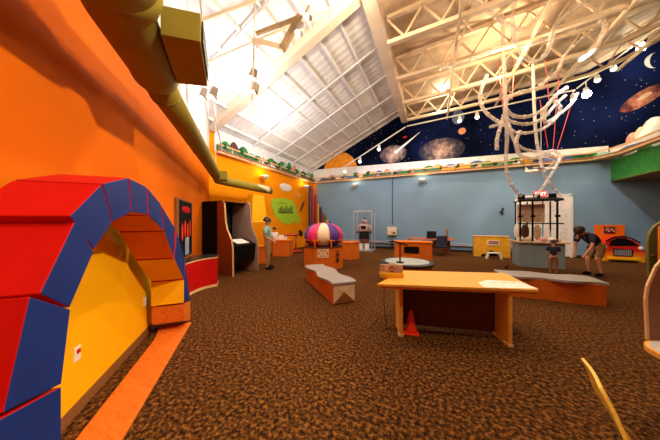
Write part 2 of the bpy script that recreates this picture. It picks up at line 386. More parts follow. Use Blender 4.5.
def hill(x, y, w, d, h, m, label):
    b = MB(); b.sph((0, 0, 0), 1, 16, 6, sc=(w, d, h), a1=math.pi/2); 
    b.add([(w*math.cos(2*math.pi*j/16), d*math.sin(2*math.pi*j/16), 0) for j in range(16)], [list(range(16))])
    tag(b.build('model_hill', m, loc=(x, y, 4.185), smooth=True), label, 'model hill', 'hills of the model railway')
for i in range(6):
    y = yc+.9+i*1.2; m = [GRE, GRE, SNO, GRE, SNO, SEA][i]; n = ['green', 'green', 'white', 'green', 'white', 'blue'][i]
    hill(XL+.10, y, .07, .50, .22, m, '%s model landscape hill on shelf above orange wall, %s from the duct end' % (n, ['first', 'second', 'third', 'fourth', 'fifth', 'sixth'][i]))
for i in range(10):
    x = XL+1.0+i*1.22; m = [SEA, SNO, GRE, PKR, GRE, GRE, YEL, GRE, GRE, SEA][i]
    n = ['blue', 'white', 'green', 'pink', 'green', 'green', 'yellow', 'green', 'green', 'blue'][i]
    hill(x, YB-.10, .5, .07, .20, m, '%s low model hill on shelf above blue wall, %s from the orange corner' % (n, 'first second third fourth fifth sixth seventh eighth ninth tenth'.split()[i]))
def tree(x, y, h, lab):
    t = thing('model_tree', lab, 'model tree', (x, y, 4.18), group='little trees of the model railway')
    MB().cyl((0, 0, 0), (0, 0, h*.45), .012, n=6).build('trunk', BRO, t)
    b = MB(); b.sph((0, 0, h*.65), h*.35, 8, 5, sc=(1, 1, .9)); b.sph((.03, .02, h*.85), h*.22, 8, 5); b.build('crown', mat('dark tree foam', (.015, .09, .03), .8, .4, 30), t, smooth=True)
for i in range(9): tree(XL+.15, yc+.5+i*.82, .30+.12*random.random(), 'small dark green model tree on orange wall shelf, %s from the duct' % 'first second third fourth fifth sixth seventh eighth ninth'.split()[i])
for i in range(14): tree(XL+1.5+i*.78, YB-.15, .26+.14*random.random(), 'small dark green model tree on blue wall shelf, %s from the orange corner' % 'first second third fourth fifth sixth seventh eighth ninth tenth eleventh twelfth thirteenth fourteenth'.split()[i])
def house(x, y, rz, cm, rm, lab):
    t = thing('model_house', lab, 'model house', (x, y, 4.18), rz, group='little houses of the model railway')
    MB().box((0, 0, .10), (.26, .13, .20)).build('walls', cm, t)
    MB().prism([(-.15, -.09, .20), (-.15, .09, .20), (-.15, 0, .30)], (.30, 0, 0)).build('roof', rm, t)
for i in range(4): house(XL+.13, yc+1.0+i*1.55, R(90), [CRM, WHT, TAN, WHT][i], [RED, BRO, GRE, DRK][i], '%s gabled model house on shelf above the orange wall' % ['cream red-roofed', 'white brown-roofed', 'tan green-roofed', 'white dark-roofed'][i])
for i in range(7): house(XL+1.9+i*1.5, YB-.13, 0, [WHT, CRM, TAN, PKR, YEL, CRM, WHT][i], [BLU, RED, BRO, DRK, RED, GRE, BLU][i], '%s gabled model house on shelf above the blue wall' % ['white blue-roofed', 'cream red-roofed', 'tan brown-roofed', 'pink dark-roofed', 'yellow red-roofed', 'cream green-roofed', 'second white blue-roofed'][i])
CARM = mat('dark green train paint', (.02, .16, .06), .4)
def traincar(P, rz, m, lab):
    t = thing('model_train_car', lab, 'model train car', P, rz, group='model train cars')
    MB().box((0, 0, .14), (.62, .09, .17)).build('car_body', m, t, bevel=.01)
    MB().box((0, 0, .235), (.60, .10, .02)).build('car_roof', DRK, t)
    for x in (-.2, .2): MB().box((x, 0, .03), (.14, .07, .05)).build('wheel_truck', BLK, t)
for i, y in enumerate((6.1, 6.8, 7.5, 9.9, 10.6)): traincar((XL+.16, y, 4.182), R(90), CARM, 'dark green model train car above the orange wall, %s from the duct' % ['first', 'second', 'third', 'fourth', 'fifth'][i])
for i, (px, m, n) in enumerate(((352, SEA, 'blue'), (372, CARM, 'green'), (386, CARM, 'second green'), (420, CARM, 'third green'), (434, CARM, 'fourth green'), (463, YEL, 'yellow'), (580, CARM, 'fifth green'))): 
    traincar((BW(px, 175).x, YB-.16, 4.182), 0, m, '%s model train car on the shelf above the blue wall' % n)
MB().prism([(6.60, YB-.03, 4.18), (6.60, 10.7, 4.18), (6.60, 10.7, 4.45), (6.60, YB-.03, 4.6)], (-.015, 0, 0)).build('mural_backdrop', SNO, sh, inv=inv(sh))
MB().prism([(6.58, YB-.1, 4.19), (6.58, 11.2, 4.19), (6.58, 11.6, 4.34), (6.58, 12.4, 4.40), (6.58, YB-.2, 4.3)], (-.008, 0, 0)).build('painted_hill', SEA, sh, inv=inv(sh))
# painted sky pictures on the gable
def disc(px, py, rx, rz_, m, name, label, cat='painting', off=.015, rot=0, n=28):
    P = BW(px, py, off); b = MB()
    b.prism([(rx*math.cos(2*math.pi*i/n)*math.cos(rot)-rz_*math.sin(2*math.pi*i/n)*math.sin(rot), 0, rx*math.cos(2*math.pi*i/n)*math.sin(rot)+rz_*math.sin(2*math.pi*i/n)*math.cos(rot)) for i in range(n)], (0, .012, 0))
    return tag(b.build(name, m, loc=P), label, cat)
SUN = mat('sun orange paint', (1, .33, .01), .5, .25, 3)
# sun: quarter disc in the corner under the roof slope
cx, cz, rr = -5.45, 4.55, 1.15
pts = [(cx-1.75, cz+.05), (cx-1.6, cz-.1)]
P = []
for i in range(25):
    a = math.pi*i/24; x = cx+rr*math.cos(a)*1.05; z = cz+rr*math.sin(a)*1.25
    P.append((x, YB-.006, min(z, zA(x)-.10)))
b = MB(); b.prism([(p[0], p[1], p[2]) for p in P], (0, -.008, 0)); solo('sun_painting', b, SUN, 'big orange sun painted at the left end of the star mural', 'painting')
disc(441, 150, 1.1, .62, NEB, 'nebula_painting', 'pale speckled star cloud painted on the mural right of the comet')
disc(393, 154, .75, .5, NEB, 'nebula_painting', 'small hazy white star cloud painted beneath the comet')
disc(462, 131, .17, .17, mat('planet paint', (.75, .30, .16), .5, .3, 9), 'planet_painting', 'round orange planet painted on the dark star mural')
disc(458, 117, .28, .36, mat('earth paint', (.12, .2, .42), .5, .5, 6), 'planet_painting', 'mottled blue planet painted above the small orange planet')
disc(405, 137, .10, .06, RED, 'planet_painting', 'tiny red planet painted above the comet head')
disc(643, 98, .75, .28, NEC, 'galaxy_painting', 'tilted red spiral galaxy painted at the right of the star mural', rot=.6)
disc(645, 96, .22, .08, CRM, 'galaxy_core_painting', 'bright cream centre of the tilted red spiral galaxy', off=.03, rot=.6)
# crescent moon
b = MB(); A = [(-.30*math.sin(t)*1.0, 0, .30*math.cos(t)) for t in [math.pi*i/12 for i in range(13)]]; Bq = [(-.16*math.sin(t), 0, .30*math.cos(t)) for t in [math.pi*i/12 for i in range(11, 0, -1)]]
b.prism(A+Bq, (0, .012, 0)); tag(b.build('moon_painting', SNO, loc=BW(656, 60, .02)), 'white crescent moon painted high on the star mural', 'painting')
# comet
a, c = BW(396, 152, .02), BW(420, 132, .02); dd = (c-a); pn = Vector((-dd.z, 0, dd.x)).normalized()
b = MB(); b.prism([a-pn*.09, c-pn*.01, c+pn*.01, a+pn*.09], (0, .01, 0)); b.sph(a+Vector((0, -.0, 0)), .12, 12, 8, sc=(1, .1, 1)); solo('comet_painting', b, SNO, 'white comet with a long thin tail on the star mural', 'painting')

# loft with green landscape at right
LX = 6.62; LY = 9.8; LZ = 3.22
lf = thing('landscape_loft', 'green overhanging box with painted hills above the orange car front', 'loft', (LX+1.5, 11.5, LZ)); iv = inv(lf)
MB().prism([(LX, LY, LZ+.03), (10.5, LY, LZ+.03), (10.5, YB-.02, LZ+.03), (LX, YB-.02, LZ+.03)], (0, 0, .80)).build('box', GRE, lf, inv=iv)
MB().prism([(LX-.01, LY, LZ), (10.5, LY, LZ), (10.5, YB-.02, LZ), (LX-.01, YB-.02, LZ)], (0, 0, .03)).build('soffit', OLD, lf, inv=iv)
for i, (px, py0, r, hgt, m, lab) in enumerate([(633, 150, .24, .95, PKR, 'pink model boulder on the loft, leftmost'), (641, 148, .26, 1.1, CRM, 'cream model boulder on the loft between pink and white ones'), (655, 150, .46, 1.35, SNO, 'big white snowy model mountain on the green loft'), (633, 157, .20, .18, SNO, 'small white model rock low at the loft edge'), (646, 158, .22, .22, GRE, 'dark green model mound on the loft front')]):
    x = [6.95, 7.1, 7.35, 6.78, 6.80][i]; d = ray(px, py0); y = x*d.y/d.x
    b = MB(); b.sph((0, 0, 0), 1, 14, 8, sc=(r, r, hgt), a1=math.pi/2)
    b.v = [Vector((v.x*(1+.14*math.sin(9*v.z+i+4*v.y)), v.y*(1+.12*math.sin(11*v.z+2*i)), v.z)) for v in b.v]
    b.add([(r*math.cos(2*math.pi*j/14), r*math.sin(2*math.pi*j/14), 0) for j in range(14)], [list(range(14))])
    tag(b.build('model_rock', m, loc=(x, y, LZ+.832), smooth=True), lab, 'model rock', 'rocks on the loft')

# ------------------------------------------------------------ catenary arch of vinyl blocks
PF = .832; PB = 1.215
def AF(px, py):                 # point on the arch's front plane
    return V(px, py, NN, PF)
def block(q, outer, label, mats=None, dz=0., jit=0.):
    P = [AF(*p)-NN*jit for p in q]             # order: outer-low, outer-high, inner-high, inner-low
    c = sum(P, Vector())/len(P); P = [c+(p-c)*.992 for p in P]
    lo = min(p.z for p in P); base = Vector((c.x, c.y, lo))+NN*(PB-PF)/2; e = NN*(PB-PF)
    n = len(P); b = MB()
    b.add([p-base for p in P]+[p+e-base for p in P], [list(range(n)), [n+i for i in reversed(range(n))]]+[(i, n+i, n+(i+1) % n, (i+1) % n) for i in range(n)], [0, 0]+[outer[i] for i in range(n)])
    return tag(b.build('arch_block', mats or [BLU, RED, ORV, YEV, OAK], loc=base, bevel=.006), label, 'foam block', 'blocks of the puzzle arch')
# side order: [outer face, top joint, inner face, bottom joint]; 1 red 2 orange 3 yellow
blocks = [
 ([(-330, 900), (-190, 590), (62, 600), (62, 700)], [1, 1, 2, 1], 'lowest blue and red block of the arch, at the photo left edge'),
 ([(-190, 590), (2, 418), (62, 386), (62, 596)], [1, 1, 2, 1], 'blue arch block above the floor at left, red joint over it'),
 ([(3, 414), (30, 296), (71, 309), (62, 384)], [1, 1, 2, 1], 'tall blue and red block at the left, third up the arch'),
 ([(40, 294), (76, 220), (94, 252), (70, 308)], [1, 1, 2, 1], 'blue block with a large red side, fourth up the arch'),
 ([(70, 216), (102, 184), (112.5, 222), (94, 250)], [1, 1, 2, 1], 'blue block with a slanting red top, left of the crown'),
 ([(103, 183.5), (128, 177.5), (132, 212), (113, 222)], [1, 1, 2, 1], 'blue crown block with a red top at the head of the arch'),
 ([(129, 178), (147, 187), (148, 215), (132.5, 212)], [1, 1, 2, 1], 'narrow blue block just right of the arch crown'),
 ([(148, 188), (161, 204), (164, 231), (149, 216)], [1, 1, 2, 1], 'blue block with orange underside, second right of the crown'),
 ([(162, 206), (175, 228), (174, 258), (164.5, 232)], [1, 1, 2, 1], 'blue block with orange inner side above the yellow ones'),
 ([(177, 231), (185, 260), (184, 279), (174.5, 259)], [1, 1, 3, 1], 'upper block with yellow inner side on the right leg'),
 ([(185.5, 262), (190.3, 300), (184, 303), (184, 280)], [1, 1, 3, 1], 'lower block with yellow inner side on the right leg'),
 ([(190.5, 301), (190.5, 320.5), (184.5, 320.8), (184.3, 304)], [4, 4, 4, 4], 'orange wooden foot block at the right end of the arch')]
# inner faces lie further back along the leg, so the depth of each right-leg block is the same as the others
for i, (q, o_, lab) in enumerate(blocks):
    if i == 0: continue
    if i == 1: q = [(-150, 560), (2, 418), (62, 386), (62, 470)]
    block(q, o_, lab, mats=[OAK]*5 if i == 11 else None)
b = MB(); b.prism([NP(.2, .85, 0), NP(3.95, .80, 0), NP(3.95, 1.20, 0), NP(3.5, 1.13, 0), NP(.2, 1.13, 0)], (0, 0, .028))
solo('arch_base_plank', b, OAK, 'long orange wooden plank on the carpet beneath the block arch', 'plank', bevel=.006)
# yellow painted arch panel on the wall, with outlets
b = MB(); pan = []
for i in range(21):
    a = math.pi*i/20; pan.append(NP(2.9-1.75*math.copysign(abs(math.cos(a))**.8, math.cos(a)), 1.298, .2+1.6*math.sin(a)**.75))
b.prism([NP(1.15, 1.298, .1), *pan, NP(4.65, 1.298, .1)], -NN*.008)
solo('yellow_wall_panel', b, YEW, 'bright yellow arch-shaped panel on the wall behind the block arch', 'wall panel')
for (px, py, lab, red) in ((77, 353.5, 'white wall outlet with a red button inside the arch', True), (144.7, 301.5, 'small white wall outlet far right inside the arch', False)):
    P = V(px, py, NN, 1.29); t = thing('wall_outlet', lab, 'outlet', P, R(135)); 
    MB().box((0, 0, 0), (.07, .012, .115)).build('cover_plate', WHT, t, bevel=.003)
    if red: MB().box((0, -.010, .02), (.028, .012, .03)).build('red_button', RED, t)
    else:
        for z in (-.025, .025): MB().box((0, -.009, z), (.03, .008, .03)).build('socket', PAP, t)

# ------------------------------------------------------------ duct
DU = thing('air_duct', 'long olive round air duct running along the orange wall', 'duct', NP(4, .9, 3.1)); iv = inv(DU)
b = MB(); b.tube([NP(-3, .80, 3.13), NP(1.7, .80, 3.13), NP(1.80, .80, 3.13)], .262, 28); b.build('wide_section', OLV, DU, inv=iv, smooth=True)
b = MB(); b.tube([NP(1.80, .80, 3.13), NP(1.88, .81, 3.12), NP(1.95, .83, 3.11), NP(2.0, .85, 3.08), NP(2.70, .87, 3.07), NP(2.76, .88, 3.07), NP(2.82, .92, 3.09)], [.262, .25, .225, .20, .195, .205, .150], 28); b.build('reducer', OLV, DU, inv=iv, smooth=True)
sE = 8.15
P = [NP(2.75, .93, 3.1), NP(4.4, .93, 3.1), NP(6.5, .93, 3.08), NP(sE-.5, .93, 3.05), NP(sE-.2, .93, 3.04), NP(sE, .90, 3.02)]
e0 = NP(sE, .9, 3.0); e1 = Vector((-6.65, e0.y+.55, 2.98)); P += [Vector((e1.x-.03, e0.y+.22, 3.0)), e1, Vector((-6.68, 8.05, 2.95))]
b = MB(); b.tube(P, [.152]*len(P), 22); b.build('narrow_section', OLV, DU, inv=iv, smooth=True)
for s in (3.2, 5.4): MB().tube([NP(s, .93, 3.09), NP(s+.04, .93, 3.09)], .158, 22).build('joint_band', OLV, DU, inv=iv)
b = MB(); b.cyl((-6.68, 7.15, 2.97), (-6.68, 7.85, 2.96), .160, n=22); b.build('pale_sleeve', mat('pale duct sleeve', (.7, .55, .35), .5, .05), DU, inv=iv)
for s in (4.3, 6.4, 7.9):
    b = MB(); b.cyl(NP(s, .93, 3.22), NP(s, .93, zA(NP(s, .93, 0).x)-.02), .008, n=5); b.build('hanger_rod', WHT, DU, inv=iv)
# box diffuser on the duct
def quadbox(q, up, m, name, par, iv):
    return MB().prism(q, up).build(name, m, par, inv=iv)
t = thing('duct_outlet_box', 'big olive box outlet clipped on the side of the duct', 'duct outlet', NP(2.0, .5, 2.9)); iv = inv(t)
z0 = 3.0
q = [G(162, 36, z0), G(204, 88, z0), G(182, 84, z0), G(150, 40, z0)]
a = V(164, 37, (0, 0, 1), z0); 
b = MB(); b.prism([NP(2.085, .63, z0), NP(2.06, .354, z0), NP(2.71, .40, z0), NP(2.765, .69, z0)], (0, 0, .23)); b.build('housing', OLV, t, inv=iv, bevel=.004)
b = MB(); b.prism([NP(2.10, .35, z0+.03), NP(2.67, .39, z0+.03), NP(2.67, .38, z0+.03), NP(2.10, .34, z0+.03)], (0, 0, .17)); b.build('grille', DRK, t, inv=iv)
t = thing('small_duct_outlet', 'little olive box outlet on the duct bend', 'duct outlet', NP(8.0, .66, 2.85)); iv = inv(t)
MB().box(NP(7.75, .69, 2.98), (.36, .20, .26), R(135)).build('housing', OLV, t, inv=iv)

# ------------------------------------------------------------ light fixtures
def track(pts, label):
    b = MB()
    for a, c in zip(pts, pts[1:]): b.bar(a, c, .05, .05)
    return solo('lighting_track', b, WHT, label, 'lighting track')
T0, T1, T2, T3 = Vector((-4.9, 12.4, 4.75)), Vector((-1.35, 12.4, 6.55)), V(575, 90, (0, 1, 0), 12.4), V(662, 24, (0, 1, 0), 12.4)
track([T0, T1], 'white lighting track sloping up under the left roof edge')
track([T1+Vector((.06, 0, .02)), T2], 'long level white lighting track before the star mural')
track([T2+Vector((.05, 0, .05)), T3, T3+(T3-T2)*.15], 'white lighting track rising to the right over the mural')
def head(P, lit, label, aim=(0, -.5, -1), s=1., energy=0, up=.18):
    t = thing('track_spotlight', label, 'spotlight', P, group='track spotlights'); A = Vector(aim).normalized()
    MB().cyl((0, 0, 0), (0, 0, up), .015*s, n=6).build('stem', WHT, t)
    MB().cyl(A*-.10*s, A*.12*s, .055*s, .085*s, n=14).build('shade', WHT, t, smooth=False)
    MB().sph(A*.12*s, (.11 if lit else .07)*s, 10, 6).build('bulb', LMP if lit else LMS, t, smooth=True)
    if energy:
        l = lamp('SPOT', P+A*.3*s, energy, WARM, .06, P+A*3, 120)
for (px, py, lit, lab, en) in ((345, 163, 0, 'white spotlight at the low end of the sloping track', 0), (360, 152, 0, 'white spotlight halfway up the sloping track', 0), (379, 140, 0, 'white spotlight highest on the sloping track', 0),
        (459.5, 116, 0, 'white spotlight on the level track above the orange planet', 60), (477, 113, 0, 'white spotlight on the level track left of the tubes', 60),
        (586, 91, 1, 'glowing spotlight at the bend of the track', 120), (597, 77, 0, 'white shaded spotlight above the track bend', 0), (613, 66, 0, 'larger white spotlight on the rising track', 0), (641, 36, 1, 'brightly glowing spotlight high on the rising track', 150),
        (573, 97, 0, 'small white spotlight left of the track bend', 0)):
    P = V(px, py, (0, 1, 0), 12.4); TT = [T0, T1, T2, T3]
    tz = next(a_.z+(c_.z-a_.z)*(P.x-a_.x)/(c_.x-a_.x) for a_, c_ in zip(TT, TT[1:]) if P.x <= c_.x or c_ is T3)
    P.z = min(P.z, tz-.16); head(P, lit, lab, (0, -.25, -1), 1.25 if lit else 1.15, en, up=tz-P.z+.01)
P = V(442.5, 88, (0, 1, 0), 11.6); head(P, 1, 'bright glowing spotlight hanging above the level track', (0, -.1, -1), 1.1, 200, up=zB(P.x)-P.z+.01)
# can lamps under the left slope
for i, (px, py, y) in enumerate(((213, 97, 5.2), (203, 98, 5.4), (252, 78, 5.6), (254, 92, 5.6), (299, 33, 5.2), (308, 17, 5.0))):
    P = D(px, py, y); t = thing('ceiling_can_lamp', 'white can lamp under the left roof slope, %s' % ['right one of the low pair', 'left one of the low pair', 'upper one on the thin pole', 'lower one on the thin pole', 'beside the diagonal beam', 'highest beside the diagonal beam'][i], 'ceiling lamp', P, group='can lamps')
    MB().cyl((0, 0, 0), (.05, .03, .20), .10, .085, n=16).build('can', mat('greyish lamp can', (.42, .36, .32), .5), t)
    MB().cyl((0, 0, -.005), (0, 0, .01), .085, n=16).build('lens', LMS, t)
    b = MB().cyl((.05, .03, .19), (.05, .03, zA(P.x)-P.z-.02), .01, n=6).build('stem', WHT, t)
# wall washers under the shelf
for i, (P, lab) in enumerate(((LW(265, 176, .30), 'glowing wall light under the shelf on the orange wall'), (LW(306, 186, .30), 'glowing wall light beneath the shelf beside the room corner'), (BW(355, 184.5, .3), 'white dome wall light under the shelf right of the corner'), (BW(422, 179.5, .3), 'white dome wall light with fins over the wall cabinet'))):
    t = thing('wall_light', lab, 'wall light', P, group='wall lights under the shelf')
    b = MB(); b.lathe([(.02, -.16), (.12, -.12), (.17, -.03), (.19, .0), (.17, .01)], n=18); b.build('dome', WHT, t, smooth=True)
    b = MB(); b.cyl((0, 0, .0), (0, 0, .02), .15, n=16); b.build('glow_plate', LMS, t)
    d = (-.28, 0) if i < 2 else (0, .28)
    MB().bar((0, 0, -.02), (d[0], d[1], -.02), .04, .04).build('bracket', WHT, t)
    lamp('POINT', P+Vector((.15 if i < 2 else 0, 0 if i < 2 else -.15, .12)), 10 if i < 2 else 4, (1, .75, .42), .08)

# hanging pipes, left slope
def pipe(pts, r, label, m=WHT, name='ceiling_pipe', cat='pipe'):
    b = MB(); b.tube(pts, r, 8); return solo(name, b, m, label, cat)
pipe([D(256, -20, 5.3), D(252, 100, 5.3)], .018, 'thin vertical rod hanging in front of the left roof slope', TRU)
pipe([D(200, 0, 4.2), D(210, 90, 5.6), D(222, 150, 7.6)], .02, 'thin white conduit along the edge of the duct', WHT)
pipe([D(196, 22, 4.5), D(256, 0, 4.9)], .03, 'thin cross rail near the big duct box', TRU)
pipe([D(208, 62, 5.6), D(330, 8, 5.6)], .03, 'long cross rail under the left roof slope', TRU)
t = thing('ceiling_bars', 'brown angled bars hanging beneath the diagonal beam', 'bracket', D(270, 40, 5.2)); iv = inv(t)
TNB = mat('tan bar paint', (.40, .26, .13), .6)  # tan bars set at an angle below the beam
MB().bar(D(253, 41, 5.2), D(284, 49, 5.2), .10, .13).build('lower_bar', TRU, t, inv=iv)
MB().bar(D(282, 50, 5.2), D(300, 16, 5.2), .10, .14).build('side_bar', TNB, t, inv=iv)
MB().bar(D(256, 34, 5.2), D(300, 17, 5.2), .07, .07).build('upper_bar', TNB, t, inv=iv)

# ------------------------------------------------------------ poster, red counter, black cabinet
iw = R(135)
P = V(184.5, 230, NN, 1.27); a = V(177.5, 230, NN, 1.27); c = V(192, 230, NN, 1.27); w = (c-a).length
zt = V(177.5, 197.5, NN, 1.27).z; zb = .78
t = thing('framed_poster', 'tall dark framed picture with a red oval and flames on orange wall', 'poster', Vector((P.x, P.y, zb)), iw); hh = zt-zb
MB().box((0, .0, hh/2), (w, .05, hh)).build('frame', BRO, t, bevel=.006)
MB().box((0, -.028, hh/2), (w*.84, .01, hh*.94)).build('picture', BLK, t)
b = MB(); b.sph((0, -.036, hh*.83), 1, 18, 10, sc=(w*.30, .006, hh*.06)); b.build('red_oval', RED, t, smooth=True)
for i, x in enumerate((-.26, -.08, .1, .27)):
    b = MB(); b.sph((x*w, -.036, hh*(.45+.05*(i % 2))), 1, 10, 10, sc=(w*.05, .005, hh*.15)); b.build('flame', CON, t, smooth=True)
MB().box((.05*w, -.036, hh*.2), (w*.25, .008, hh*.3)).build('candle', mat('pale blue paint', (.3, .4, .6), .5), t)

foot = [(4.6, 1.27), (4.8, 1.22)]+[(5.0+1.0*math.sin(R(a_)), 1.20-.52*(1-math.cos(R(a_)))-.0*a_) for a_ in range(8, 84, 8)]+[(6.05, .68), (6.4, .70), (6.4, 1.27)]
t = thing('red_counter', 'curved red kiosk counter with a dark top beside the arch', 'counter', NP(5.6, 1.1, 0)); iv = inv(t)
def off(k):
    k = 1+(k-1)*.4
    return [((s-5.7)*k+5.7, 1.27-(1.27-p)*k) for s, p in foot]
MB().prism([NP(s, p, .06) for s, p in foot], (0, 0, .62)).build('cabinet_body', RED, t, inv=iv)
MB().prism([NP(s, p, .0) for s, p in off(1.02)], (0, 0, .06)).build('plinth', EDG, t, inv=iv)
MB().prism([NP(s, p, .68) for s, p in off(1.05)], (0, 0, .03)).build('edge_band', EDG, t, inv=iv)
MB().prism([NP(s, p, .71) for s, p in off(1.06)], (0, 0, .02)).build('counter_top', mat('black speckled laminate', (.03, .03, .035), .25, .4, 40), t, inv=iv)

t = thing('kiosk_cabinet', 'tall black and brown exhibit booth with a grey curved side', 'exhibit booth', (-5.7, 5.1, 0)); iv = inv(t)
prof = [(-6.45, 0), (-5.18, 0), (-5.19, .80), (-5.24, 1.05), (-5.40, 1.32), (-5.47, 1.55), (-5.52, 2.1), (-5.58, 2.18), (-6.45, 2.18)]
MB().prism([(x, 4.62, z) for x, z in prof], (0, .04, 0)).build('side_panel', [mat('chestnut panel', (.26, .06, .018), .45, .15, 4, wood=True)], t, inv=iv)
MB().prism([(x, 4.605, z) for x, z in [(-6.44, .01), (-5.78, .01), (-5.80, 2.17), (-6.44, 2.17)]], (0, .012, 0)).build('black_panel', BLK, t, inv=iv)
MB().prism([(x+.10, 5.52, z) for x, z in prof], (0, .04, 0)).build('side_panel', SCR, t, inv=iv)
b = MB()
for p, q in zip(prof[1:7], prof[2:7]): b.bar((p[0]+.008, 4.64, p[1]), (q[0]+.008, 4.64, q[1]), .05, .02)
b.build('edge_trim', EDG, t, inv=iv)
MB().box((-6.2, 5.09, 1.09), (.04, .86, 2.16)).build('back_panel', BLK, t, inv=iv)
MB().box((-5.9, 5.09, 2.14), (.62, .86, .04)).build('roof_panel', BLK, t, inv=iv)
MB().prism([(-6.15, 4.68, .35), (-5.2, 4.68, .35), (-5.14, 4.68, .86), (-5.6, 4.68, 1.02), (-6.15, 4.68, 1.02)], (0, .82, 0)).build('console', BLK, t, inv=iv)
MB().box((-5.36, 5.06, .965), (.34, .46, .012), rot=Matrix.Rotation(R(19), 3, 'Y')).build('instruction_sheet', PAP, t, inv=iv)
MB().box((-6.17, 5.09, 1.6), (.02, .6, .5)).build('screen', DRK, t, inv=iv)

# yellow hood stand
P = G(259, 263.5); t = thing('hooded_stand', 'orange play stand with a yellow flared hood under the duct', 'exhibit stand', (P.x-.25, P.y+.1, 0), R(-20))
hz = D(258, 222, (P-O).dot(Vector((-st, ct, 0)))).z; ht = D(258, 195, 8.5).z
b = MB(); b.lathe([(.46, 0), (.44, .02), (.30, ht-hz)], c=(0, 0, hz), n=4); b.v = [Matrix.Rotation(R(45), 3, 'Z') @ v for v in b.v]; b.build('hood', YEV, t)
for x in (-.24, .05): MB().box((x, -.22, hz/2+.25), (.06, .05, hz-.5)).build('post', BRO, t)
MB().box((.1, 0, .31), (.55, .5, .62)).build('cabinet', OAK, t, bevel=.01)
MB().box((.1, 0, .635), (.6, .55, .03)).build('top', ORV, t)
# orange table at far left wall with child behind
def counter(name, label, cat, px0, px1, pyb, ztop, depth, rz, body, top, par=None):
    A = G(px0, pyb); B = G(px1, pyb); w = abs((B-A).dot(Vector((math.cos(rz), math.sin(rz), 0)))); c = (A+B)/2+Vector((-math.sin(rz), math.cos(rz), 0))*depth/2
    t = thing(name, label, cat, (c.x, c.y, 0), rz)
    MB().box((0, 0, (ztop-.04)/2), (w, depth, ztop-.04)).build('body', body, t, bevel=.008)
    MB().box((0, 0, ztop-.02), (w+.06, depth+.06, .04)).build('top', top, t, bevel=.006)
    return t, w
t, w = counter('activity_table', 'orange box table in front of the green painted wall patch', 'table', 272, 289.5, 256.5, .74, .6, R(18), OAK, ORV)
t0c = t.location.copy()
# white model on it
tag(MB().box((0, 0, .06), (.5, .3, .12)).box((0, 0, .16), (.2, .14, .08)).build('model_tray', PAP, loc=t.location+Vector((-.1, 0, .745)), rz=.3), 'white tray on the orange box table before the child', 'tray')
# red pipe frame
A = LW(289, 250, .9); 
t = thing('pipe_frame', 'red pipe arch frame standing beside the balloon seat', 'frame', G(293, 252.5), R(40)); iv = inv(t)
b = MB(); b.tube(smoothpath([(-.42, 0, 0), (-.42, 0, .75), (-.36, 0, .86), (-.2, 0, .90), (.3, 0, .90)], 5), .065, 10); b.build('frame_tube', mat('glossy red pipe', (.55, .03, .01), .35), t, smooth=True)
b = MB(); b.tube([(-.45, -.1, .07), (.42, -.1, .07)], .065, 10); b.build('foot_tube', MT['glossy red pipe'], t, smooth=True)
b = MB(); b.tube([(.15, .05, .0), (.15, .05, .90)], .05, 10); b.build('upright_tube', MT['glossy red pipe'], t, smooth=True)
for z in (.88, 1.0): MB().cyl((.34, -.03, z), (.44, -.05, z+.08), .13, .10, n=12).build('black_knob', BLK, t)
# green wall patch with lettering
pl = [(271, 199), (282, 198), (292, 200), (296, 206), (298, 214), (301, 222), (297, 224), (293, 221), (290, 225), (281, 222.5), (275, 216), (272, 209)]
b = MB(); b.prism([LW(*p, .008) for p in pl], (.008, 0, 0)); gp = solo('green_wall_patch', b, LIM, 'lime green painted chalk patch with scribbled words on orange wall', 'wall painting')
def stroke(P, r, m, lab):
    b = MB(); b.tube(P, r, 5); o = b.build('scribble', m, gp, inv=inv(gp)); return o
b_ = []
for k in range(9):
    x0 = 278.5+k*1.6
    b_.append([LW(x0, 213, .03), LW(x0+.5, 208-1.3*(k % 3), .03), LW(x0+.9, 213.5, .03), LW(x0+1.6, 211.5, .03)])
for k in range(4): b_.append([LW(276+k*3, 203.5, .03), LW(278+k*3, 203-.7*(k % 2), .03)])
stroke(smoothpath(sum(b_[:9], []), 3), .011, DRK, '')
for k in range(9, 13): stroke(b_[k], .011, DRK, '')
b = MB(); P = LW(286, 187.5, .02); b.sph((0, 0, 0), 1, 18, 10, sc=(.02, .55, .22)); b.v = [Vector((v.x, v.y*(1+.06*math.sin(12*v.z)), v.z)) for v in b.v]; tag(b.build('cloud_painting', PAP, loc=P, smooth=True), 'white oval cloud shape on orange wall above the green patch', 'wall painting')
b = MB(); P = LW(298, 195.5, .02); b.sph((0, 0, 0), 1, 14, 8, sc=(.02, .25, .16)); tag(b.build('cloud_painting', mat('faint peach paint', (.9, .36, .08), .6), loc=P, smooth=True), 'faint peach blot on orange wall right of the white cloud', 'wall painting')
b = MB(); b.tube([LW(300.5, 211, .05), LW(303, 204, .05)], [.05, .07], 8); b.tube([LW(303, 204, .05), LW(304.2, 201.5, .05)], [.07, .03], 8); solo('wall_paddle', b, DKW, 'dark paddle-shaped bar fixed aslant on the orange wall', 'paddle')
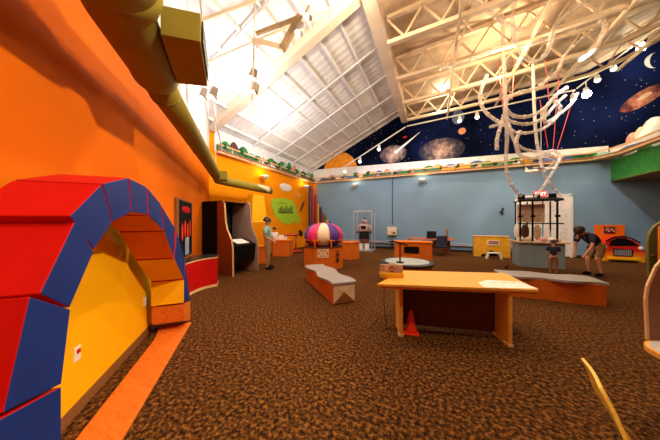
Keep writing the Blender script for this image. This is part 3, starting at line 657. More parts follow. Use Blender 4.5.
# organ of coloured pipes in the corner
cols = [(309.5, 186, DRK, 'dark'), (312, 187, VIO, 'violet'), (315.2, 195, RED, 'red'), (318.2, 204, YEL, 'yellow'), (320.6, 207, DRK, 'black'), (323.4, 213, RED, 'short red'), (325.6, 216, GRE, 'green'), (327.6, 219.5, YEL, 'short yellow'), (329.8, 222, BLU, 'shortest blue')]
for px, py, m, n in cols:
    y = 12.95; P = V(px, py, (0, 1, 0), y) if px > 313 else V(px, py, (1, 0, 0), XL+.22 if px > 311 else XL+.2)
    if px <= 313: P = Vector((XL+.3, V(px, py, (1, 0, 0), XL+.3).y, P.z))
    b = MB(); b.cyl((0, 0, 0), (0, 0, P.z), .062, n=12); b.cyl((0, 0, P.z-.02), (0, 0, P.z), .07, n=12)
    tag(b.build('sound_pipe', m, loc=(P.x, P.y, 0)), '%s upright pipe of the row standing in the far left corner' % n, 'pipe', 'upright sound pipes')

# ------------------------------------------------------------ hot air balloon seat
P = G(323, 270.5); ctr = Vector((P.x, P.y, 0))+Vector((-st, ct, 0))*.70
t = thing('balloon_booth', 'eight-sided wooden booth under a striped hot-air balloon dome', 'play booth', ctr, TH+R(22.5))
n8 = 8; r8 = .71
b = MB(); b.lathe([(r8, 0), (r8, .70)], n=8); b.build('basket', OAK, t)
b = MB(); b.lathe([(r8+.02, .70), (r8+.02, .73)], n=8); b.build('basket_rim', DKW, t)
for i in range(8):
    a = 2*math.pi*i/8; MB().cyl((.69*math.cos(a), .69*math.sin(a), .72), (.69*math.cos(a), .69*math.sin(a), .96), .022, n=8).build('post', ORV, t)
b = MB()
for i in range(8):
    a = 2*math.pi*i/8; c = 2*math.pi*(i+1)/8; b.bar((.69*math.cos(a), .69*math.sin(a), .95), (.69*math.cos(c), .69*math.sin(c), .95), .035, .035)
b.build('hand_rail', ORV, t)
strip = [CRM, VIO, PNK, CRM, VIO, PNK, CRM, CRM, VIO, PNK]
NG = 10; rot0 = math.atan2(-ctr.y, -ctr.x)-(TH+R(22.5))-math.pi/NG
for g in range(NG):
    b = MB(); vs_ = []; rows = 12; cc = 5
    for i in range(rows+1):
        ang = i/rows*2.45
        rad = .665*math.sin(max(ang, .02))**.8; z = 1.06+(.46 if ang < 1.57 else .40)*math.cos(ang)
        for j in range(cc+1):
            th = rot0+2*math.pi*(g+j/cc)/NG; k = 1+.035*math.sin(math.pi*j/cc); vs_.append((rad*k*math.cos(th), rad*k*math.sin(th), z))
    b.add(vs_, [(i*(cc+1)+j, (i+1)*(cc+1)+j, (i+1)*(cc+1)+j+1, i*(cc+1)+j+1) for i in range(rows) for j in range(cc)])
    gore = b.build('balloon_gore', strip[g], t, smooth=True)
    sd = gore.modifiers.new('thick', 'SOLIDIFY'); sd.thickness = .02
# emblem panels on the two faces towards the camera
def facepanel(px, w, m, name):
    d = G(px, 273)-ctr; a = math.atan2(d.y, d.x)-(TH+R(22.5)); k = round((a-R(22.5))/R(45)); a = k*R(45)+R(22.5)
    return a
for nm, px, m in (('lattice_panel', 324.5, CRM), ('emblem_panel', 342, DKW)):
    a = facepanel(px, .3, m, nm) if nm == 'lattice_panel' else facepanel(324.5, .3, m, nm)+R(45); rr = r8*math.cos(R(22.5))+.012
    Rm = Matrix.Rotation(a+R(90), 4, 'Z') ; b = MB(); b.M = Matrix.Rotation(a, 4, 'Z') @ Matrix.Translation((rr, 0, 0))
    if nm == 'lattice_panel':
        for i in range(-2, 3):
            for sg in (-1, 1):
                y0 = i*.09; b.bar((0, max(-.17, min(.17, y0-sg*.16)), .42), (0, max(-.17, min(.17, y0+sg*.16)), .66), .015, .018)
        b.box((0, 0, .41), (.02, .36, .02)); b.box((0, 0, .67), (.02, .36, .02)); b.box((0, -.17, .54), (.02, .02, .26)); b.box((0, .17, .54), (.02, .02, .26))
    else:
        for (yy, zz) in ((0, .58), (-.05, .47), (.05, .47), (0, .36), (0, .24), (-.05, .30), (.05, .30)):
            b.sph((.0, yy, zz), 1, 10, 6, sc=(.012, .045, .055))
    b.build(nm, m, t)

# orange block table behind the balloon
counter('activity_table', 'orange box table standing right behind the balloon booth', 'table', 338, 354, 259.5, .72, .6, R(-20), OAK, ORV)

# ------------------------------------------------------------ wavy benches
def bench(loc, rz, L, w, h, label, endmark=False, top=GRY):
    t = thing('wavy_bench', label, 'bench', loc, rz)
    MB().box((0, 0, (h-.04)/2), (w*.86, L-.04, h-.04)).build('body', OAK, t, bevel=.006)
    N = 40; P = []
    for i in range(N+1):
        y = -L/2+L*i/N; P.append((w/2*(1.0+.16*math.sin(i/N*4*math.pi)), y, h-.04))
    for i in range(N, -1, -1):
        y = -L/2+L*i/N; P.append((-w/2*(1.0-.16*math.sin(i/N*4*math.pi+.4)), y, h-.04))
    MB().prism(P, (0, 0, .04)).build('top', top, t)
    if endmark:
        e = -L/2+.005
        MB().prism([(-w*.42, e+.005, .02), (w*.42, e+.005, .02), (w*.42, e+.005, h-.06), (0, e+.005, h*.42), (-w*.42, e+.005, h-.06)], (0, -.012, 0)).build('end_panel', CRM, t)
        MB().prism([(-w*.42, e-.008, .02), (w*.42, e-.008, .02), (0, e-.008, h*.55)], (0, -.008, 0)).build('end_triangle', BRO, t)
        MB().prism([(-w*.42, e-.006, h-.06), (w*.42, e-.006, h-.06), (0, e-.006, h*.48)], (0, -.005, 0)).build('end_wedge', CRM, t)
    return t
A, B = G(333, 305), G(355, 302); far = G(306, 280); ax = (Vector((A.x, A.y, 0))-Vector((far.x, far.y, 0))); L = ax.length
rz = math.atan2(-ax.y, -ax.x)-R(90); m = (A+B)/2; d = -ax.normalized()
cc = Vector((m.x, m.y, 0))+d*L/2
bench(cc, rz, L, .52, .40, 'wooden bench with a wavy grey top in front of the balloon booth', True)
A = G(609, 307.5); d = Vector((-1, 0, 0)); L = 1.6; cc = Vector((A.x, A.y, 0))+d*L/2+Vector((0, .28, 0))
bench(cc, R(90), L, .62, .44, 'low wooden bench with a wavy grey top behind the big table')

# ------------------------------------------------------------ robot showcase
P0, P1 = G(353, 251), G(371, 252); cw = (P1-P0).length; c = (P0+P1)/2+Vector((0, .28, 0)); 
t = thing('glass_showcase', 'tall glass display case with silver frame against the blue wall', 'display case', (c.x+.05, c.y, 0)); hc = 2.15; dw, dd = .98, .62
b = MB()
for x in (-dw/2, dw/2):
    for y in (-dd/2, dd/2): b.box((x, y, hc/2), (.035, .035, hc))
for z in (.06, hc-.02):
    for y in (-dd/2, dd/2): b.box((0, y, z), (dw, .035, .05))
    for x in (-dw/2, dw/2): b.box((x, 0, z), (.035, dd, .05))
b.build('frame', LGY, t); MB().box((0, 0, .04), (dw, dd, .08)).build('plinth', LGY, t)
for y, nm in ((-dd/2, 'front_glass'), (dd/2, 'back_glass')): MB().box((0, y, hc/2), (dw-.04, .008, hc-.12)).build(nm, GLS, t)
for x in (-dw/2, dw/2): MB().box((x, 0, hc/2), (.008, dd-.04, hc-.12)).build('side_glass', GLS, t)
r = thing('toy_robot', 'pale robot figure with black trunk and white feet inside the glass case', 'robot', (c.x+.05, c.y, .09)); 
for s in (-1, 1):
    MB().box((s*.16, -.03, .16), (.20, .26, .32)).build('foot', PAP, r, bevel=.02)
    b = MB(); b.tube([(s*.24, 0, 1.30), (s*.37, 0, 1.15), (s*.36, -.06, .95)], [.06, .06, .05], 8); b.build('arm', mat('robot beige', (.62, .42, .32), .4), r, smooth=True)
    MB().sph((s*.36, -.07, .9), .06, 8, 6).build('hand', BLK, r, smooth=True)
MB().box((0, 0, .45), (.46, .28, .26)).build('lower_body', mat('robot dark red', (.14, .04, .03), .5), r, bevel=.02)
MB().box((0, 0, .76), (.50, .30, .40)).build('trunk', BLK, r, bevel=.02)
MB().box((0, 0, 1.15), (.46, .32, .40)).build('chest', MT['robot beige'], r, bevel=.08)
MB().box((0, -.165, 1.17), (.26, .02, .18)).build('chest_window', BLK, r)
b = MB(); b.sph((0, 0, 1.46), .17, 14, 8, sc=(1, .9, .8)); b.build('head', MT['robot beige'], r, smooth=True)
MB().box((0, -.13, 1.48), (.16, .06, .06)).build('visor', DKW, r)
MB().cyl((0, 0, 1.58), (0, 0, 1.72), .05, .02, n=8).build('antenna', DRK, r)

# wall phone box with cord and stool
P = BW(392, 231, .12); t = thing('wall_box', 'small cream cabinet hung on blue wall beneath a cable', 'wall box', P)
MB().box((0, 0, 0), (.50, .2, .46)).build('case', CRM, t, bevel=.01)
for (x, z, m_) in ((-.1, .08, PAP), (.1, .1, WHT), (.05, -.1, TAN)): MB().box((x, -.11, z), (.14, .02, .12)).build('panel', m_, t)
MB().cyl((.15, -.1, -.1), (.15, -.16, -.1), .05, n=10).build('dial', DRK, t)
a = BW(392.5, 225, .05); c = BW(392, 100, .05)
pipe([a, Vector((a.x, a.y, 4.1))], .018, 'thin dark cable running up the blue wall above the small cabinet', DRK, 'wall_cable', 'cable')
P = BW(392, 247, .35); t = thing('pedestal_stool', 'small black pedestal stool beneath the wall cabinet', 'stool', (P.x, P.y, 0))
MB().cyl((0, 0, .42), (0, 0, .48), .16, n=16).build('seat', BLK, t); MB().cyl((0, 0, .02), (0, 0, .43), .035, n=10).build('post', DRK, t); MB().cyl((0, 0, 0), (0, 0, .03), .17, n=16).build('foot', DRK, t)

# ------------------------------------------------------------ round table, cabinet, desks
P = D(406.7, 261.5, 5.98)
t = thing('round_light_table', 'round orange drum table with white inset top and black rim', 'table', (P.x, P.y, 0))
MB().lathe([(.60, 0), (.62, .44)], n=40).build('drum', OAK, t)
b = MB(); b.lathe([(.66, .44), (.68, .46), (.68, .50), (.66, .51), (.56, .51), (.56, .49)], n=40); b.build('rim', DRK, t)
MB().cyl((0, 0, .495), (0, 0, .512), .56, n=40).build('top', mat('pale frosted top', (.55, .60, .60), .2), t)
a = D(400, 266, 5.75); c = D(400.5, 243, 5.75)
t = thing('desk_microscope', 'black stand with a flat arm on the round table', 'stand', (a.x, a.y, .515)); iv = inv(t)
MB().cyl((a.x, a.y, .515), (a.x, a.y, c.z), .018, n=8).build('post', BLK, t, inv=iv)
MB().bar(D(393, 240.8, 5.7), D(407, 245.5, 5.7), .12, .03).build('arm', BLK, t, inv=iv); MB().cyl((a.x, a.y, .513), (a.x, a.y, .53), .10, n=14).build('foot', BLK, t, inv=iv)

t, w = counter('screen_cabinet', 'orange cabinet with a black inset screen behind the round table', 'cabinet', 394.5, 431.5, 264, .82, .6, R(9), OAK, ORV)
MB().box((-.05, -.31, .52), (.52, .03, .24)).build('screen', BLK, t)
# desk against the wall
A = BW(408, 250, 1.6); B = BW(455, 252, 1.6); zt = .76
t = thing('computer_desk', 'orange wooden desk against the blue wall carrying a laptop', 'desk', ((A.x+B.x)/2, YB-1.3, 0)); w = B.x-A.x
MB().box((0, 0, zt-.02), (w, .7, .04)).build('top', OAK, t, bevel=.005)
for x in (-w/2+.05, w/2-.35): MB().box((x, 0, (zt-.04)/2), (.05, .6, zt-.04)).build('leg', OAK, t)
MB().box((w*.12, .25, .4), (w*.6, .03, .5)).build('back_panel', BRO, t)
LP = thing('laptop', 'open black laptop on the orange desk', 'laptop', V(431, 238, (0, 1, 0), YB-1.4)); LP.location.z = zt+.001
MB().box((0, -.05, .012), (.42, .3, .022)).build('keyboard', BLK, LP); MB().box((.02, .14, .17), (.42, .02, .34), rot=Matrix.Rotation(R(-12), 3, 'X')).build('screen', BLK, LP)
P = V(447, 238, (0, 1, 0), YB-1.3); b = MB(); b.lathe([(.05, 0), (.06, .15), (.035, .25), (.05, .38), (.02, .5)], n=12); tag(b.build('figurine', BRO, loc=(P.x, P.y, zt+.001), smooth=True), 'brown upright figurine at the right end of the desk', 'figurine')
P = G(441, 256); t = thing('office_chair', 'dark navy upholstered chair in front of the desk', 'chair', (P.x, P.y-.05, 0), .15)
MB().box((0, 0, .44), (.46, .44, .07)).build('seat', NVY, t, bevel=.02); MB().box((0, -.2, .72), (.44, .05, .42)).build('backrest', NVY, t, bevel=.02)
for x in (-.2, .2):
    for y in (-.19, .19): MB().cyl((x, y, 0), (x, y, .41), .016, n=6).build('leg', DKW, t)
    MB().cyl((x, -.2, .45), (x, -.2, .6), .014, n=6).build('back_post', DKW, t)

# ------------------------------------------------------------ yellow box and white step stool
A = G(474.5, 256.2); B = G(510.5, 258); w = B.x-A.x; cx_, cy = (A.x+B.x)/2, (A.y+B.y)/2+.25; zt = .90
t = thing('yellow_wagon_front', 'yellow wagon-shaped box with a small sign against the blue wall', 'play box', (cx_, cy, 0)); 
arch = [(-w/2, 0), (-w/2, zt), (w/2-.1, zt), (w/2, zt-.08), (w/2, 0), (w*.22, 0), (w*.22, .12), (w*.12, .14), (w*.10, .24), (0, .30), (-w*.15, .24), (-w*.18, .12), (-w*.3, .10), (-w*.3, 0)]
MB().prism([(x, -.22, z) for x, z in arch], (0, .44, 0)).build('body', YEL, t)
MB().prism([(x, .23, z) for x, z in [(-w*.3, .01), (w*.22, .01), (w*.22, .3), (-w*.3, .3)]], (0, .01, 0)).build('dark_back', BLK, t)
MB().box((-.02, 0, zt+.015), (w, .5, .03)).build('lid', EDG, t)
MB().box((.05, -.235, .63), (.46, .03, .24)).build('sign_frame', CRM, t); MB().box((.05, -.252, .64), (.34, .01, .13)).build('sign_window', DKW, t)
for i in range(5): MB().box((-.07+i*.06, -.26, .64), (.03, .008, .08)).build('sign_mark', PKR, t)
P = G(494, 259); t = thing('step_stool', 'little white step stool in front of the yellow box', 'stool', (P.x, P.y+.05, 0))
MB().box((0, 0, .25), (.46, .26, .04)).build('top', WHT, t, bevel=.01)
for x in (-.2, .2): MB().prism([(x-.05*(1 if x < 0 else -1)-.03, -.12, 0), (x-.05*(1 if x < 0 else -1)+.03, -.12, 0), (x+.03, -.12, .23), (x-.03, -.12, .23)], (0, .24, 0)).build('leg', WHT, t)
# bird on wall
P = BW(502, 212, .05); b = MB(); b.sph((0, 0, 0), 1, 10, 6, sc=(.05, .03, .16)); b.sph((.03, 0, .16), .045, 8, 5); b.prism([(-.14, -.01, .0), (0, -.01, .1), (.04, -.01, -.04)], (0, .02, 0)); tag(b.build('wall_bird', DRK, loc=P), 'small dark bird figure fixed on the blue wall', 'bird figure')

# ------------------------------------------------------------ double door and exit sign
A = BW(516, 195); B = BW(571, 195); w = B.x-A.x; zt = 2.72
t = bpy.data.objects.new('door_1', None); COL.objects.link(t); t.location = ((A.x+B.x)/2, YB-.03, 0); t['kind'] = 'structure'
b = MB(); b.box((-w/2, 0, zt/2), (.09, .07, zt)); b.box((w/2, 0, zt/2), (.09, .07, zt)); b.box((0, 0, zt), (w+.09, .07, .09)); b.build('door_frame', WHT, t)
for s in (-1, 1):
    l = MB().box((s*w/4, 0, zt/2), (w/2-.07, .05, zt-.08)).build('door_leaf', PAP, t, bevel=.004)
    for z in (.35, .95, 1.55, 2.15): MB().box((s*w/4, -.03, z+.12), (w/2-.3, .015, .48)).build('door_pane', mat('frosted pane', (.85, .80, .76), .25), l)
    MB().cyl((s*.09, -.08, 1.05), (s*.09, -.08, 1.3), .015, n=8).build('door_handle', STE, l)
P = BW(540.5, 194, .35); t = thing('exit_sign', 'lit red EXIT sign above the white double door', 'exit sign', P)
MB().box((0, .03, 0), (.46, .06, .24)).build('case', EXR, t, bevel=.006)
MB().box((0, .17, 0), (.1, .24, .06)).build('bracket', WHT, t)
text('lettering', 'EXIT', .19, EXW, t, Matrix.Translation((0, -.006, 0)) @ Matrix.Rotation(R(90), 4, 'X'))

# ------------------------------------------------------------ air tube exhibit
A = G(519, 266.5); w = 1.2; dpt = .75; ox, oy = A.x, A.y
t = thing('tube_machine', 'grey blue cabinet with black-framed tan boards feeding clear air tubes', 'exhibit', (ox+w/2, oy+dpt/2, 0))
MB().box((0, 0, .41), (w, dpt, .82)).build('cabinet', BGY, t, bevel=.008)
MB().box((0, -.02, .855), (w+.2, dpt+.12, .05)).build('counter_top', TAN, t, bevel=.006)
zt = 2.28; yy = -dpt/2+.10
for x in (-w/2+.06, -.20, w/2-.16):
    MB().box((x, yy, (zt+.88)/2), (.045, .045, zt-.88)).build('post', BLK, t)
    MB().box((x, yy-.03, 1.75), (.12, .05, .07)).build('clamp', BLK, t)
    MB().box((x, yy+.5, (zt+.88)/2), (.035, .035, zt-.88)).build('rear_post', BLK, t)
for z in (zt, 1.5): MB().box((0, yy, z), (w, .04, .04)).build('cross_bar', BLK, t)
for x in (-w/2+.02, w/2-.04): MB().box((x, yy+.25, zt), (.04, .5, .04)).build('side_bar', BLK, t)
b = MB(); b.prism([(-w/2, yy, zt+.02), (w/2, yy, zt+.02), (w/2-.1, yy+.45, zt+.12), (-w/2+.1, yy+.45, zt+.12)], (0, 0, .04)); b.build('canopy', DRK, t)
MB().box((-.34, yy+.30, 1.86), (.42, .015, .64)).build('tan_board', TAN, t); MB().box((.07, yy+.30, 1.86), (.30, .015, .64)).build('tan_board', TAN, t)
for i, (x, z, s_) in enumerate(((-.55, 1.22, .15), (-.32, 1.2, .2), (.02, 1.18, .18), (.3, 1.1, .14))):
    b = MB(); b.sph((x, yy+.3, z), 1, 10, 8, sc=(s_*.6, .08, .28)); b.build('scarf', [PAP, DKW, TAN, PAP][i], t, smooth=True)
for i, x in enumerate((-.5, -.3, .1, .3, .48)):
    b = MB(); b.sph((x, yy+.05, .96), 1, 10, 6, sc=(.10, .08, .075)); b.build('ball_pile', [PAP, CRM, PKR, PAP, CRM][i], t, smooth=True)
for i in range(3): MB().cyl((-.45+i*.42, yy+.2, zt+.1), (-.45+i*.42, yy+.2, zt+.24), .10, n=14).build('tube_collar', BLK, t)
# clear tubes
def TP(L): return smoothpath([D(*p) for p in L], 6)
def airtube(L, label, r=.046):
    P = [Vector((p.x, p.y, min(p.z, zB(p.x)-.2))) for p in TP(L)]; Q_ = []; rs = []
    for i, p in enumerate(P):
        d_ = (P[min(i+1, len(P)-1)]-P[max(i-1, 0)]).normalized()
        if i % 4 == 2: Q_ += [p-d_*.022, p-d_*.02, p+d_*.02, p+d_*.022]; rs += [r, r*1.18, r*1.18, r]
        else: Q_.append(p); rs.append(r)
    b = MB(); b.tube(Q_, rs, 12)
    lo = P[-1]; b.v = [v-lo for v in b.v]; return tag(b.build('air_tube', TUB, loc=lo, smooth=True), label, 'air tube', 'clear air tubes')
airtube([(501, -15, 6.6), (503, 40, 6.8), (505, 95, 7.0), (507, 135, 7.2), (506, 165, 7.4), (511, 184, 7.5), (521, 196, 7.7)], 'tall clear tube dropping straight at the left of the tangle', .055)
airtube([(566, 95, 7.2), (556, 104, 7.3), (543, 118, 7.3), (527, 124, 7.2), (510, 121, 7.2), (505, 112, 7.1), (508, 99, 7.0), (520, 92, 6.9), (537, 88, 6.9), (549, 78, 7.0), (558, 70, 7.1), (565, 55, 7.1), (578, 42, 7.0), (592, 30, 6.9), (603, 20, 6.8)], 'clear tube making the wide upper loop of the tangle')
airtube([(490, 127, 7.4), (503, 125, 7.4), (518, 133, 7.4), (540, 130, 7.3), (556, 118, 7.2), (560, 107, 7.1), (552, 101, 7.1), (545, 110, 7.2), (546, 122, 7.3), (562, 112, 7.3), (572, 103, 7.3), (577, 94, 7.4)], 'clear tube curling round in the middle of the tangle')
airtube([(508, 122, 7.5), (514, 140, 7.5), (524, 149, 7.5), (541, 152, 7.5), (555, 151, 7.5), (560, 157, 7.5), (556, 166, 7.5), (549, 178, 7.55), (541, 190, 7.6), (535, 197, 7.7)], 'clear tube bending at right then entering the machine centre')
airtube([(533, 60, 7.6), (534, 100, 7.65), (536, 135, 7.7), (540, 158, 7.7), (546, 178, 7.75), (555, 190, 7.8), (561, 196, 7.8)], 'pale straight tube behind the tangle ending at the machine right')
airtube([(520, 131, 7.0), (516, 143, 7.0), (521, 156, 7.0), (535, 158, 7.0), (546, 154, 7.1), (555, 160, 7.2), (549, 168, 7.3)], 'short clear tube curving low under the tangle', .055)
airtube([(505, 108, 6.9), (514, 116, 6.9), (530, 116, 6.9), (545, 108, 6.9), (556, 95, 7.0), (566, 88, 7.1)], 'clear tube nested inside the wide upper loop', .05)
airtube([(487, 75, 7.4), (480, 95, 7.4), (484, 110, 7.4), (497, 121, 7.4), (503, 123, 7.4)], 'clear tube hanging at the left edge of the tangle', .05)
airtube([(497, 150, 7.3), (497, 140, 7.3), (500, 128, 7.3), (504, 115, 7.2)], 'stub of clear tube with open end at tangle left', .055)
# upper tangle against the trusses
airtube([(470, -8, 6.2), (486, 8, 6.3), (500, 20, 6.4), (520, 30, 6.5), (533, 22, 6.5), (545, 8, 6.4), (550, -8, 6.3)], 'bright tube sagging across the upper trusses', .06)
airtube([(440, 70, 6.9), (470, 60, 6.9), (500, 48, 6.8), (530, 44, 6.7), (560, 34, 6.6), (600, 20, 6.5), (604, 30, 6.5), (594, 50, 6.6), (580, 60, 6.7)], 'long pale tube stretched below the trusses', .06)
airtube([(515, 0, 6.0), (512, 25, 6.1), (520, 50, 6.3), (535, 62, 6.4), (548, 50, 6.4), (556, 25, 6.3), (575, 8, 6.2), (600, -6, 6.1)], 'looping tube high among the trusses', .055)
RC = mat('red cord', (.6, .06, .04), .6)
for i, (a_, b_) in enumerate((((560, 60), (553, 150)), ((574, 95), (557, 150)), ((545, 60), (549, 100)), ((515, 60), (512, 100)), ((498, 60), (503, 110)), ((540, 100), (548, 148)))):
    pipe([D(*a_, 7.35), D(*b_, 7.35)], .010, 'thin red support cord of the tube tangle, %s' % ['longest, in the middle', 'rightmost and slanting', 'short one under the trusses', 'short one left of the loop', 'leftmost', 'between the two loops'][i], RC, 'support_cord', 'cord')
# model plane beneath tubes
P = D(541, 170, 7.9)
t = thing('model_plane', 'white model plane hanging before the shelf among the tubes', 'model plane', P, -.5)
b = MB(); b.sph((0, 0, 0), 1, 12, 8, sc=(.45, .06, .07)); b.build('fuselage', PAP, t, smooth=True)
MB().prism([(-.10, -.55, .02), (.02, -.55, .02), (.14, 0, .02), (.02, .55, .02), (-.10, .55, .02), (-.06, 0, .02)], (0, 0, .02)).build('wing', PAP, t)
MB().prism([(-.44, 0, .02), (-.30, 0, .02), (-.42, 0, .2)], (0, .02, 0)).build('tail_fin', PAP, t); MB().cyl((0, 0, 0.06), (0, 0, 2.2), .006, n=5).build('wire', WHT, t)

# ------------------------------------------------------------ car front
A = G(600, 261); B = G(648, 263.8); w = B.x-A.x; cx_ = (A.x+B.x)/2; cy = A.y
t = thing('play_car_front', 'orange and yellow flame-painted car front against the blue wall', 'play car', (cx_, cy, 0))
def flame():
    m = bpy.data.materials.new('flame car paint'); m.use_nodes = True; nt = m.node_tree; N = nt.nodes; L_ = nt.links
    tc = N.new('ShaderNodeTexCoord'); sx = N.new('ShaderNodeSeparateXYZ'); L_.new(tc.outputs['Object'], sx.inputs[0])
    nz = N.new('ShaderNodeTexNoise'); nz.inputs['Scale'].default_value = 6; L_.new(tc.outputs['Object'], nz.inputs['Vector'])
    md = N.new('ShaderNodeMath'); md.operation = 'MULTIPLY_ADD'; md.inputs[1].default_value = .25; L_.new(nz.outputs['Fac'], md.inputs[0]); L_.new(sx.outputs['Z'], md.inputs[2])
    r = N.new('ShaderNodeValToRGB'); e = r.color_ramp.elements; e[0].position = .22; e[0].color = (.95, .50, .02, 1); e[1].position = .62; e[1].color = (.75, .02, .01, 1); k = e.new(.42); k.color = (.95, .20, .01, 1)
    L_.new(md.outputs[0], r.inputs[0]); L_.new(r.outputs[0], N['Principled BSDF'].inputs['Base Color']); N['Principled BSDF'].inputs['Roughness'].default_value = .3; return m
FL = flame()
body = [(-w/2, .0), (-w/2+.02, .48), (-w/2+.12, .72), (-w*.30, .84), (-.12*w, .96), (.05*w, .97), (.25*w, .86), (w/2-.12, .68), (w/2, .42), (w/2, .0), (w*.33, 0), (w*.30, .06), (-w*.22, .06), (-w*.26, 0)]
MB().prism([(x, 0, z) for x, z in body], (0, .35, 0)).build('body', FL, t, bevel=.02)
MB().prism([(x, -.012, z) for x, z in [(-w*.30, .62), (-.25*w, .82), (-.10*w, .92), (.05*w, .93), (.22*w, .82), (.36*w, .64)]], (0, .02, 0)).build('windscreen', BLK, t)
b = MB(); b.tube([(-w*.36, -.01, .80), (-.2*w, -.01, .95), (0, -.01, 1.0), (.2*w, -.01, .93), (.38*w, -.01, .76)], .025, 8); b.build('roof_line', BLK, t)
g = MB().prism([(x, -.012, z) for x, z in [(-w*.20, .22), (w*.22, .22), (w*.24, .50), (-w*.20, .52)]], (0, .02, 0)).build('grille', BLK, t)
for i in range(9): MB().box((-w*.16+i*w*.042, -.018, .37), (.028, .015, .22)).build('grille_bar', LGY, t)
for s in (-.40, .40): b = MB(); b.sph((s*w, -.01, .56), .075, 12, 8, sc=(1, .5, 1)); b.build('headlight', PAP, t, smooth=True)
MB().box((0, -.05, .13), (w*.7, .1, .10)).build('bumper', YEV, t, bevel=.02)
MB().box((-.12*w, .42, 1.06), (w*.70, .06, .74)).build('back_board', mat('orange board paint', (.95, .16, .01), .6, spec=.2), t, bevel=.01)
MB().box((-.13*w, .375, 1.22), (w*.26, .02, .27)).build('board_window', DKW, t)
for i, (x, z) in enumerate(((-.09, .02), (-.02, -.03), (.05, .04), (.10, -.02), (-.05, .07))): MB().box((-.13*w+x*1.1, .36, 1.22+z), (.06, .01, .07)).build('board_mark', PKR, t)

# olive arch with post at far right
P = G(651, 276.5); t = thing('olive_arch_panel', 'olive green round-topped panel at the right photo edge', 'play panel', (P.x+.35, P.y+.15, 0), TH)
pr = [(-.45, 0), (-.47, .9)]+[(-.47+.6-.6*math.cos(a), .98+.62*math.sin(a)) for a in [R(90)*i/8 for i in range(9)]]+[(.6, 1.6), (.6, 0)]
MB().prism([(x, 0, z) for x, z in pr], (0, .06, 0)).build('panel', OLD, t, bevel=.01)
MB().box((-.13, -.03, .62), (.6, .08, .03)).build('ledge', BRO, t)
P = G(658, 279); t = thing('sign_post', 'orange post with a white sign box in front of the olive panel', 'sign post', (P.x+.1, P.y, 0), TH)
MB().box((0, 0, .72), (.16, .12, 1.44)).build('post', ORV, t, bevel=.01); MB().box((-.02, -.08, 1.25), (.28, .06, .28)).build('sign_box', WHT, t, bevel=.01)
MB().box((-.02, -.115, 1.25), (.18, .01, .1)).build('sign_text_panel', DRK, t)

# ------------------------------------------------------------ big table, cone, camera toy, paper
Q = [G(377.2, 283.8, .73), G(538.8, 289.8, .73), G(505.3, 273, .73), G(403.5, 270.4, .73)]
c = sum(Q, Vector())/4
t = t0_ = thing('big_work_table', 'large honey wood work table with slab legs in the middle', 'table', (c.x, c.y, 0)); iv = inv(t)
b = MB(); b.prism([q-Vector((0, 0, .035)) for q in Q], (0, 0, .035)); b.build('table_top', PLY, t, inv=iv, bevel=.004)
b = MB(); b.prism([c+(q-c)*.985-Vector((0, 0, .06)) for q in Q], (0, 0, .024)); b.build('apron', OAK, t, inv=iv)
fdir = (Q[1]-Q[0]).normalized(); bdir = Vector((-fdir.y, fdir.x, 0))
def slab(px, py, wid, name, m):
    P = G(px, py); P.z = 0
    q = [P, P+fdir*wid, P+fdir*wid+bdir*.34, P+bdir*.34]
    MB().prism(q, (0, 0, .67)).build(name, m, t, inv=iv, bevel=.003); 
    MB().prism([P-bdir*.01-fdir*.01, P+fdir*(wid+.01)-bdir*.01, P+fdir*(wid+.01)+bdir*.10, P+bdir*.10-fdir*.01], (0, 0, .03)).build('foot_cap', EDG, t, inv=iv)
slab(399.5, 336.5, .045, 'slab_leg', PLY); slab(508.5, 347, .045, 'slab_leg', PLY)
a = G(402, 336.5); a.z = 0; e = G(508.5, 347); e.z = 0
q0 = a+bdir*.27+fdir*.03; q1 = e+bdir*.27-fdir*.01
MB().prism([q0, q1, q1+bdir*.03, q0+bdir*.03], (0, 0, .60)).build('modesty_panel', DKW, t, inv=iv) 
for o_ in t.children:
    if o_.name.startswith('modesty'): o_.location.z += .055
# cone
P = G(409.5, 335.5); t = thing('traffic_cone', 'small orange traffic cone under the big table', 'traffic cone', (P.x+.01, P.y+.10, 0), .1)
MB().box((0, 0, .012), (.21, .21, .024)).build('base', CON, t, bevel=.006)
b = MB(); b.lathe([(.082, .022), (.078, .05), (.030, .29), (.022, .31), (.012, .312)], n=24); b.build('cone_body', CON, t, smooth=True)
# camera toy
P = G(391, 277.5, .73); t = thing('picture_box', 'box with a camera picture and orange base on the table corner', 'picture box', (P.x, P.y+.03, .731), TH-.05)
wv = 24/F*3.05
MB().box((0, 0, .035), (wv*1.02, .13, .07)).build('base', YEL, t, bevel=.004)
MB().box((0, 0, .125), (wv, .05, .12)).build('picture_board', mat('faded picture print', (.55, .33, .25), .4, .5, 22), t, bevel=.003)
MB().cyl((0.0, -.035, .12), (0, -.022, .12), .038, n=18).build('lens_ring', DKW, t); MB().cyl((0, -.040, .12), (0, -.034, .12), .022, n=16).build('lens_centre', PKR, t)
MB().box((.09, -.028, .10), (.06, .006, .03)).build('violet_sticker', mat('lilac print', (.45, .3, .6), .4), t)
MB().cyl((-.03, 0, .18), (-.03, 0, .225), .008, n=8).build('small_peg', CRM, t); MB().cyl((.0, 0, .18), (.0, 0, .21), .008, n=8).build('small_peg', CRM, t)
b = MB(); P1 = Q[0]+Vector((.08, .03, 0)); b.tube([G(384, 288, .66), G(384, 300, .5), G(385, 318, .25), G(386, 330, .02)], .004, 5); bigtab = t0_; b.build('power_cord', BLK, bigtab, inv=inv(bigtab))
pq = [G(478, 282.5, .732), G(484, 287.5, .732), G(538, 288.8, .732), G(520, 281.8, .732), G(487, 280, .732)]
